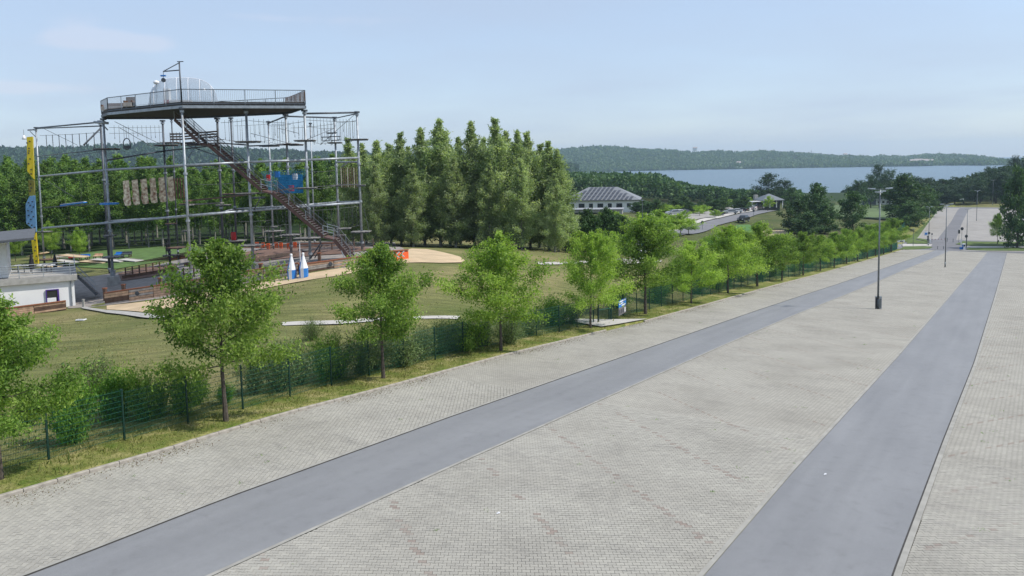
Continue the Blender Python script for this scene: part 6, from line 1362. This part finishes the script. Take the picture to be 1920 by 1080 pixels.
tree_px(lotp, 'small_tree', 1440, 368, 303, 26, 'small green tree standing in front of the kiosk roof', 5.3, 2.1)
CARC = {}
def car_parts():
    prof = [(-2.15,.35),(-2.2,.75),(-1.95,.95),(-1.15,1.0),(-.55,1.42),(.95,1.45),(1.75,1.02),(2.15,.95),(2.2,.4)]
    hw = [.86]*9
    mb = MB(); n_ = len(prof); vs = []
    for s in (-1, 1):
        for (x, z) in prof: w = .88 if z < 1.05 else .66; vs.append((x, s*w, z))
    mb.add(vs, [tuple(range(n_))[::-1] if False else tuple(range(n_)), tuple(range(2*n_-1, n_-1, -1))]+[(i, n_+i, n_+(i+1) % n_, (i+1) % n_) for i in range(n_)])
    g = MB(); z0 = 1.03
    for s in (-1, 1): g.add([(-1.05, s*.885, 1.02), (1.6, s*.885, 1.04), (.88, s*.69, 1.40), (-.5, s*.69, 1.37)], [(0, 1, 2, 3) if s < 0 else (3, 2, 1, 0)])
    g.add([(-1.22, -.74, 1.02), (-1.22, .74, 1.02), (-.62, .6, 1.40), (-.62, -.6, 1.40)], [(3, 2, 1, 0)]); g.add([(1.80, -.74, 1.05), (1.80, .74, 1.05), (1.02, .6, 1.43), (1.02, -.6, 1.43)], [(0, 1, 2, 3)])
    ty = MB().tube((0, -.12, 0), (0, .12, 0), .33, .33, 14); rm = MB().tube((0, -.13, 0), (0, .13, 0), .2, .2, 10)
    hl = MB().box((0, 0, 0), (.08, .35, .15))
    return mb, g, ty, rm, hl
cm, cg, cty, crm, chl = car_parts(); gm_ = cg.mesh('windows', M['glass']); tym = cty.mesh('tyre', M['black']); rmm = crm.mesh('rim', M['steel']); hlm = chl.mesh('headlight', M['whitep']); tlm = chl.mesh('tail_light', M['red'])
def car(px, py, rz, col, label, sc=1.0, zs=1.0, group='cars parked in the visitor car park'):
    P = G(px, py); P[2] += .27
    if col not in CARC: CARC[col] = cm.mesh('body', mat('car_paint_%s' % col, {'silver': (.42,.44,.46), 'white': (.75,.76,.77), 'black': (.02,.022,.026), 'grey': (.14,.15,.17), 'blue': (.04,.09,.24), 'dark red': (.2,.02,.02)}[col], .28, .3, .03, 1, spec=.6))
    t = thing('parked_car', label, 'car', tuple(P), rz, group); t.scale = (sc, sc, sc*zs); inst('body', CARC[col], t); inst('windows', gm_, t)
    for sx in (-1.35, 1.4):
        for sy in (-.78, .78): w_ = inst('wheel', tym, t, (sx, sy, .33)); inst('rim', rmm, w_)
    for sy in (-.6, .6): inst('headlight', hlm, t, (-2.19, sy, .72)); inst('tail_light', tlm, t, (2.19, sy, .78))
for (px, py, rz, c_, lb, sc) in ((1264,405,.15,'silver','silver car at the left end of the visitor car park',1.12),(1272,403,.2,'white','white car just behind the leftmost silver car',1),(1281,402,.2,'grey','grey car third from the left in the visitor car park',1),
  (1304,399,.3,'blue','bluish car half hidden by a bright small tree',1),(1346,405,.05,'black','black car at the front edge below the silver row',1),(1370,402,-.15,'silver','silver car starting the long diagonal row',1.05),(1381,400,-.3,'white','white car second in the long diagonal row',1),(1390,398,-.5,'black','black car third in the long diagonal row',1),
  (1397,396,-.7,'white','white car fourth in the long diagonal row',1),(1403,394.5,-.8,'silver','silver car fifth in the long diagonal row',1),(1409,393,-.9,'white','white car sixth in the long diagonal row',1),(1414,391.5,-1,'grey','grey car seventh in the long diagonal row',1),(1419,390,-1,'blue','blue car at the kiosk end of the long diagonal row',1),
  (1329,384.5,.1,'white','white car at the back of the visitor car park, left one',1),(1360,386,.1,'silver','silver car at the back of the visitor car park, right one',1.1),(1452,388,.1,'white','white car parked in front of the kiosk columns',1),(1292,401,.2,'silver','silver car beside the bluish one in the left car group',1),(1318,396,.2,'grey','grey car between two small bright trees',1),(1340,391,.1,'silver','silver car in the middle of the visitor car park',1),(1382,390,.1,'white','white car behind the diagonal row',1),(1300,388,.1,'grey','grey car at the far left back of the visitor car park',1)):
    car(px, py, rz, c_, lb, sc)
car(1394, 418, .9, 'black', 'dark van standing on the visitor road', 1.15, 1.25, None)
for (px, py, lb) in ((1317, 432, 'round topped dark sign at the road edge'), (1413, 408, 'slim grey sign beside the visitor road')):
    P = G(px, py); o = thing('road_sign', lb, 'sign', tuple(P)); MB().tube((0, 0, 0), (0, 0, 2.2), .05).build('post', M['lampm'], o); MB().tube((0, -.05, 2.2), (0, .0, 2.2), .4, .4, 12).build('sign_plate', M['dsteel'], o)

# far shore settlement: a few pale houses
for i, (px, py, Y, w) in enumerate(((1303,280,3250,16),(1385,308,2600,14),(1712,304.5,2480,20),(1722,303.5,2500,26),(1734,304,2470,18),(1745,304.5,2480,16),(1585,292,3100,14))):
    P = at(px, py, Y); o = thing('house', 'tiny pale house on the far lake shore, %s' % ['on the wooded skyline', 'white one just above the waterline', 'left end of the shore village', 'largest of the shore village', 'second from right in the shore village', 'right end of the shore village', 'on the low saddle of the skyline'][i], 'house', (P[0], P[1], P[2]-6))
    MB().box((0, 0, 5), (w, 10, 12)).build('wall', M['white'], o); MB().add([(-w/2-1,-6,11),(w/2+1,-6,11),(w/2+1,6,11),(-w/2-1,6,11),(-w/2,0,16),(w/2,0,16)], [(0,1,5,4),(1,2,5),(2,3,4,5),(3,0,4)]).build('roof', mat('pale_tile', (.35,.30,.28)), o)
o = thing('mast', 'thin radio mast on the far hill skyline', 'mast', tuple(at(1521, 288, 3150))); MB().tube((0, 0, -10), (0, 0, 12), 2.0, .8, 6).build('shaft', M['dsteel'], o); MB().tube((0, 0, 12), (0, 0, 18), .5, .3, 5).build('antenna', M['dsteel'], o)

# ------------------------------------------------------------------ small ground cover
# grass blades on the verge, weeds and litter by the kerb
r = np.random.default_rng(77)
n_ = 60000; v = 6+r.beta(1, 1.7, n_)*75; u = ukerb(v)+.14+r.uniform(0, 1, n_)**.9*5.0; x = N[0]*u+D[0]*v; y = N[1]*u+D[1]*v; z = height(x, y)+.10*(u-ukerb(v) < 3)
clump = np.sin(x*2.1+np.sin(y*1.7)*2)*np.sin(y*2.6+x*.7)
hh = r.uniform(.03, .10, n_)*(1+.8*np.clip(clump, 0, 1))*np.where(r.uniform(0, 1, n_) < .04, 2.2, 1)
o = bpy.data.objects.new('grass', leaf_mesh('grass', np.stack([x, y, z-.01], -1), hh*.95, leaf_mat('grass_blades', (.070,.115,.020), (.150,.175,.045), (.30,.27,.11), .2, 0), ratio=.22, droop=-1.6, tint=np.clip(.5+.3*clump+r.normal(0, .2, n_), 0, 1), seed=3)); link(o); o['kind'] = 'stuff'
n_ = 70000; yy = 26+r.beta(1, 1.5, n_)*60; xx = (r.uniform(-60, 1100, n_)-960)/F*yy; uu = xx*N[0]+yy*N[1]; vv = xx*D[0]+yy*D[1]; keep = (uu > ukerb(vv)+4.5); xx, yy = xx[keep], yy[keep]
cl_ = np.sin(xx*1.3+np.sin(yy*.9)*2)*np.sin(yy*1.1+xx*.5)+.6*np.sin(xx*.31)*np.sin(yy*.23); k2 = (cl_+r.normal(0, .45, len(xx))) > .15; xx, yy, cl_ = xx[k2], yy[k2], cl_[k2]; P_ = np.stack([xx, yy, height(xx, yy)-.01], -1)
on_plaza = (yy > 70); P_ = P_[~on_plaza]; cl_ = cl_[~on_plaza]
o = bpy.data.objects.new('lawn_grass', leaf_mesh('lawn_grass', P_, r.uniform(.06, .15, len(P_)), leaf_mat('lawn_blades', (.085,.125,.030), (.165,.185,.060), (.30,.27,.125), .2, 0), ratio=.3, droop=-1.2, tint=np.clip(.5+.25*cl_+r.normal(0, .22, len(P_)), 0, 1), seed=23)); link(o); o['kind'] = 'stuff'
n_ = 16000; v = 4+r.beta(1, 1.4, n_)*100; u = ukerb(v)-np.abs(r.normal(0, .42, n_))-.02; keep = (np.sin(v*1.3)+np.sin(v*.47+1)+r.normal(0, .8, n_)) > .1; u, v = u[keep], v[keep]; n_ = len(u)
x = N[0]*u+D[0]*v; y = N[1]*u+D[1]*v; z = hplane(v)+.01
o = bpy.data.objects.new('leaf_litter', leaf_mesh('leaf_litter', np.stack([x, y, z], -1), r.uniform(.02, .065, n_), leaf_mat('dry_litter', (.07,.04,.02), (.17,.10,.05), (.12,.14,.03), .05, 0), ratio=.5, droop=0, tint=r.uniform(0, 1, n_), seed=4)); link(o); o['kind'] = 'stuff'

n_ = 1500; cu = r.uniform(-3, 24, 130); cv = 12+r.beta(1, 1.6, 130)*70; ci = r.integers(0, 130, n_); u = cu[ci]+r.normal(0, .07, n_); v = cv[ci]+r.normal(0, .07, n_)
ok = ((u < RRr(v)) | ((u > RRl(v)+.1) & (u < LRr(v)-.1)) | ((u > LRl(v)+.1) & (u < ukerb(v)-.1))); u, v = u[ok], v[ok]; n_ = len(u); x = N[0]*u+D[0]*v; y = N[1]*u+D[1]*v; z = hplane(v)
o = bpy.data.objects.new('weeds', leaf_mesh('weeds', np.stack([x, y, z], -1), r.uniform(.02, .07, n_), L['bush'], ratio=.3, droop=-.9, seed=14)); link(o); o['kind'] = 'stuff'
for (px, py, lb) in ((934, 963, 'scrap of white paper lying on the pavers'), (1547, 890, 'white scrap of litter on the right asphalt lane')):
    P = G(px, py); o = thing('litter', lb, 'litter', (P[0], P[1], P[2]+.012), .4); MB().box((0, 0, .004), (.09, .05, .008), 0, .05).build('paper', M['whitep'], o); MB().box((.03, .01, .014), (.05, .06, .008), .5).build('fold', M['whitep'], o)

# ------------------------------------------------------------------ air
hm = bpy.data.materials.new('air_haze'); hm.use_nodes = True; nt = hm.node_tree; nt.nodes.remove(nt.nodes['Principled BSDF'])
pvn = nt.nodes.new('ShaderNodeVolumePrincipled'); pvn.inputs['Color'].default_value = (.62, .82, 1.0, 1); pvn.inputs['Density'].default_value = .000135; pvn.inputs['Anisotropy'].default_value = .2
nt.links.new(pvn.outputs[0], nt.nodes['Material Output'].inputs['Volume'])
hb = MB().box((400, 2900, (-34+115)/2), (9000, 7000, 149)); o = hb.build('haze', hm); o['kind'] = 'stuff'

# labels shared by a few neighbours: say which of them, from left to right
from collections import defaultdict
by = defaultdict(list)
for o in C.objects:
    if o.parent is None and 'label' in o and 'category' in o: by[o['label']].append(o)
WORDS = {2: ('left one', 'right one'), 3: ('left one', 'middle one', 'right one'), 4: ('leftmost', 'second from left', 'second from right', 'rightmost')}
for lb, os_ in by.items():
    if len(os_) in WORDS:
        os_.sort(key=lambda o: o.location.x/max(1.0, o.location.y))
        for o, w in zip(os_, WORDS[len(os_)]):
            if len(lb.split())+len(w.split()) <= 16: o['label'] = lb+', '+w
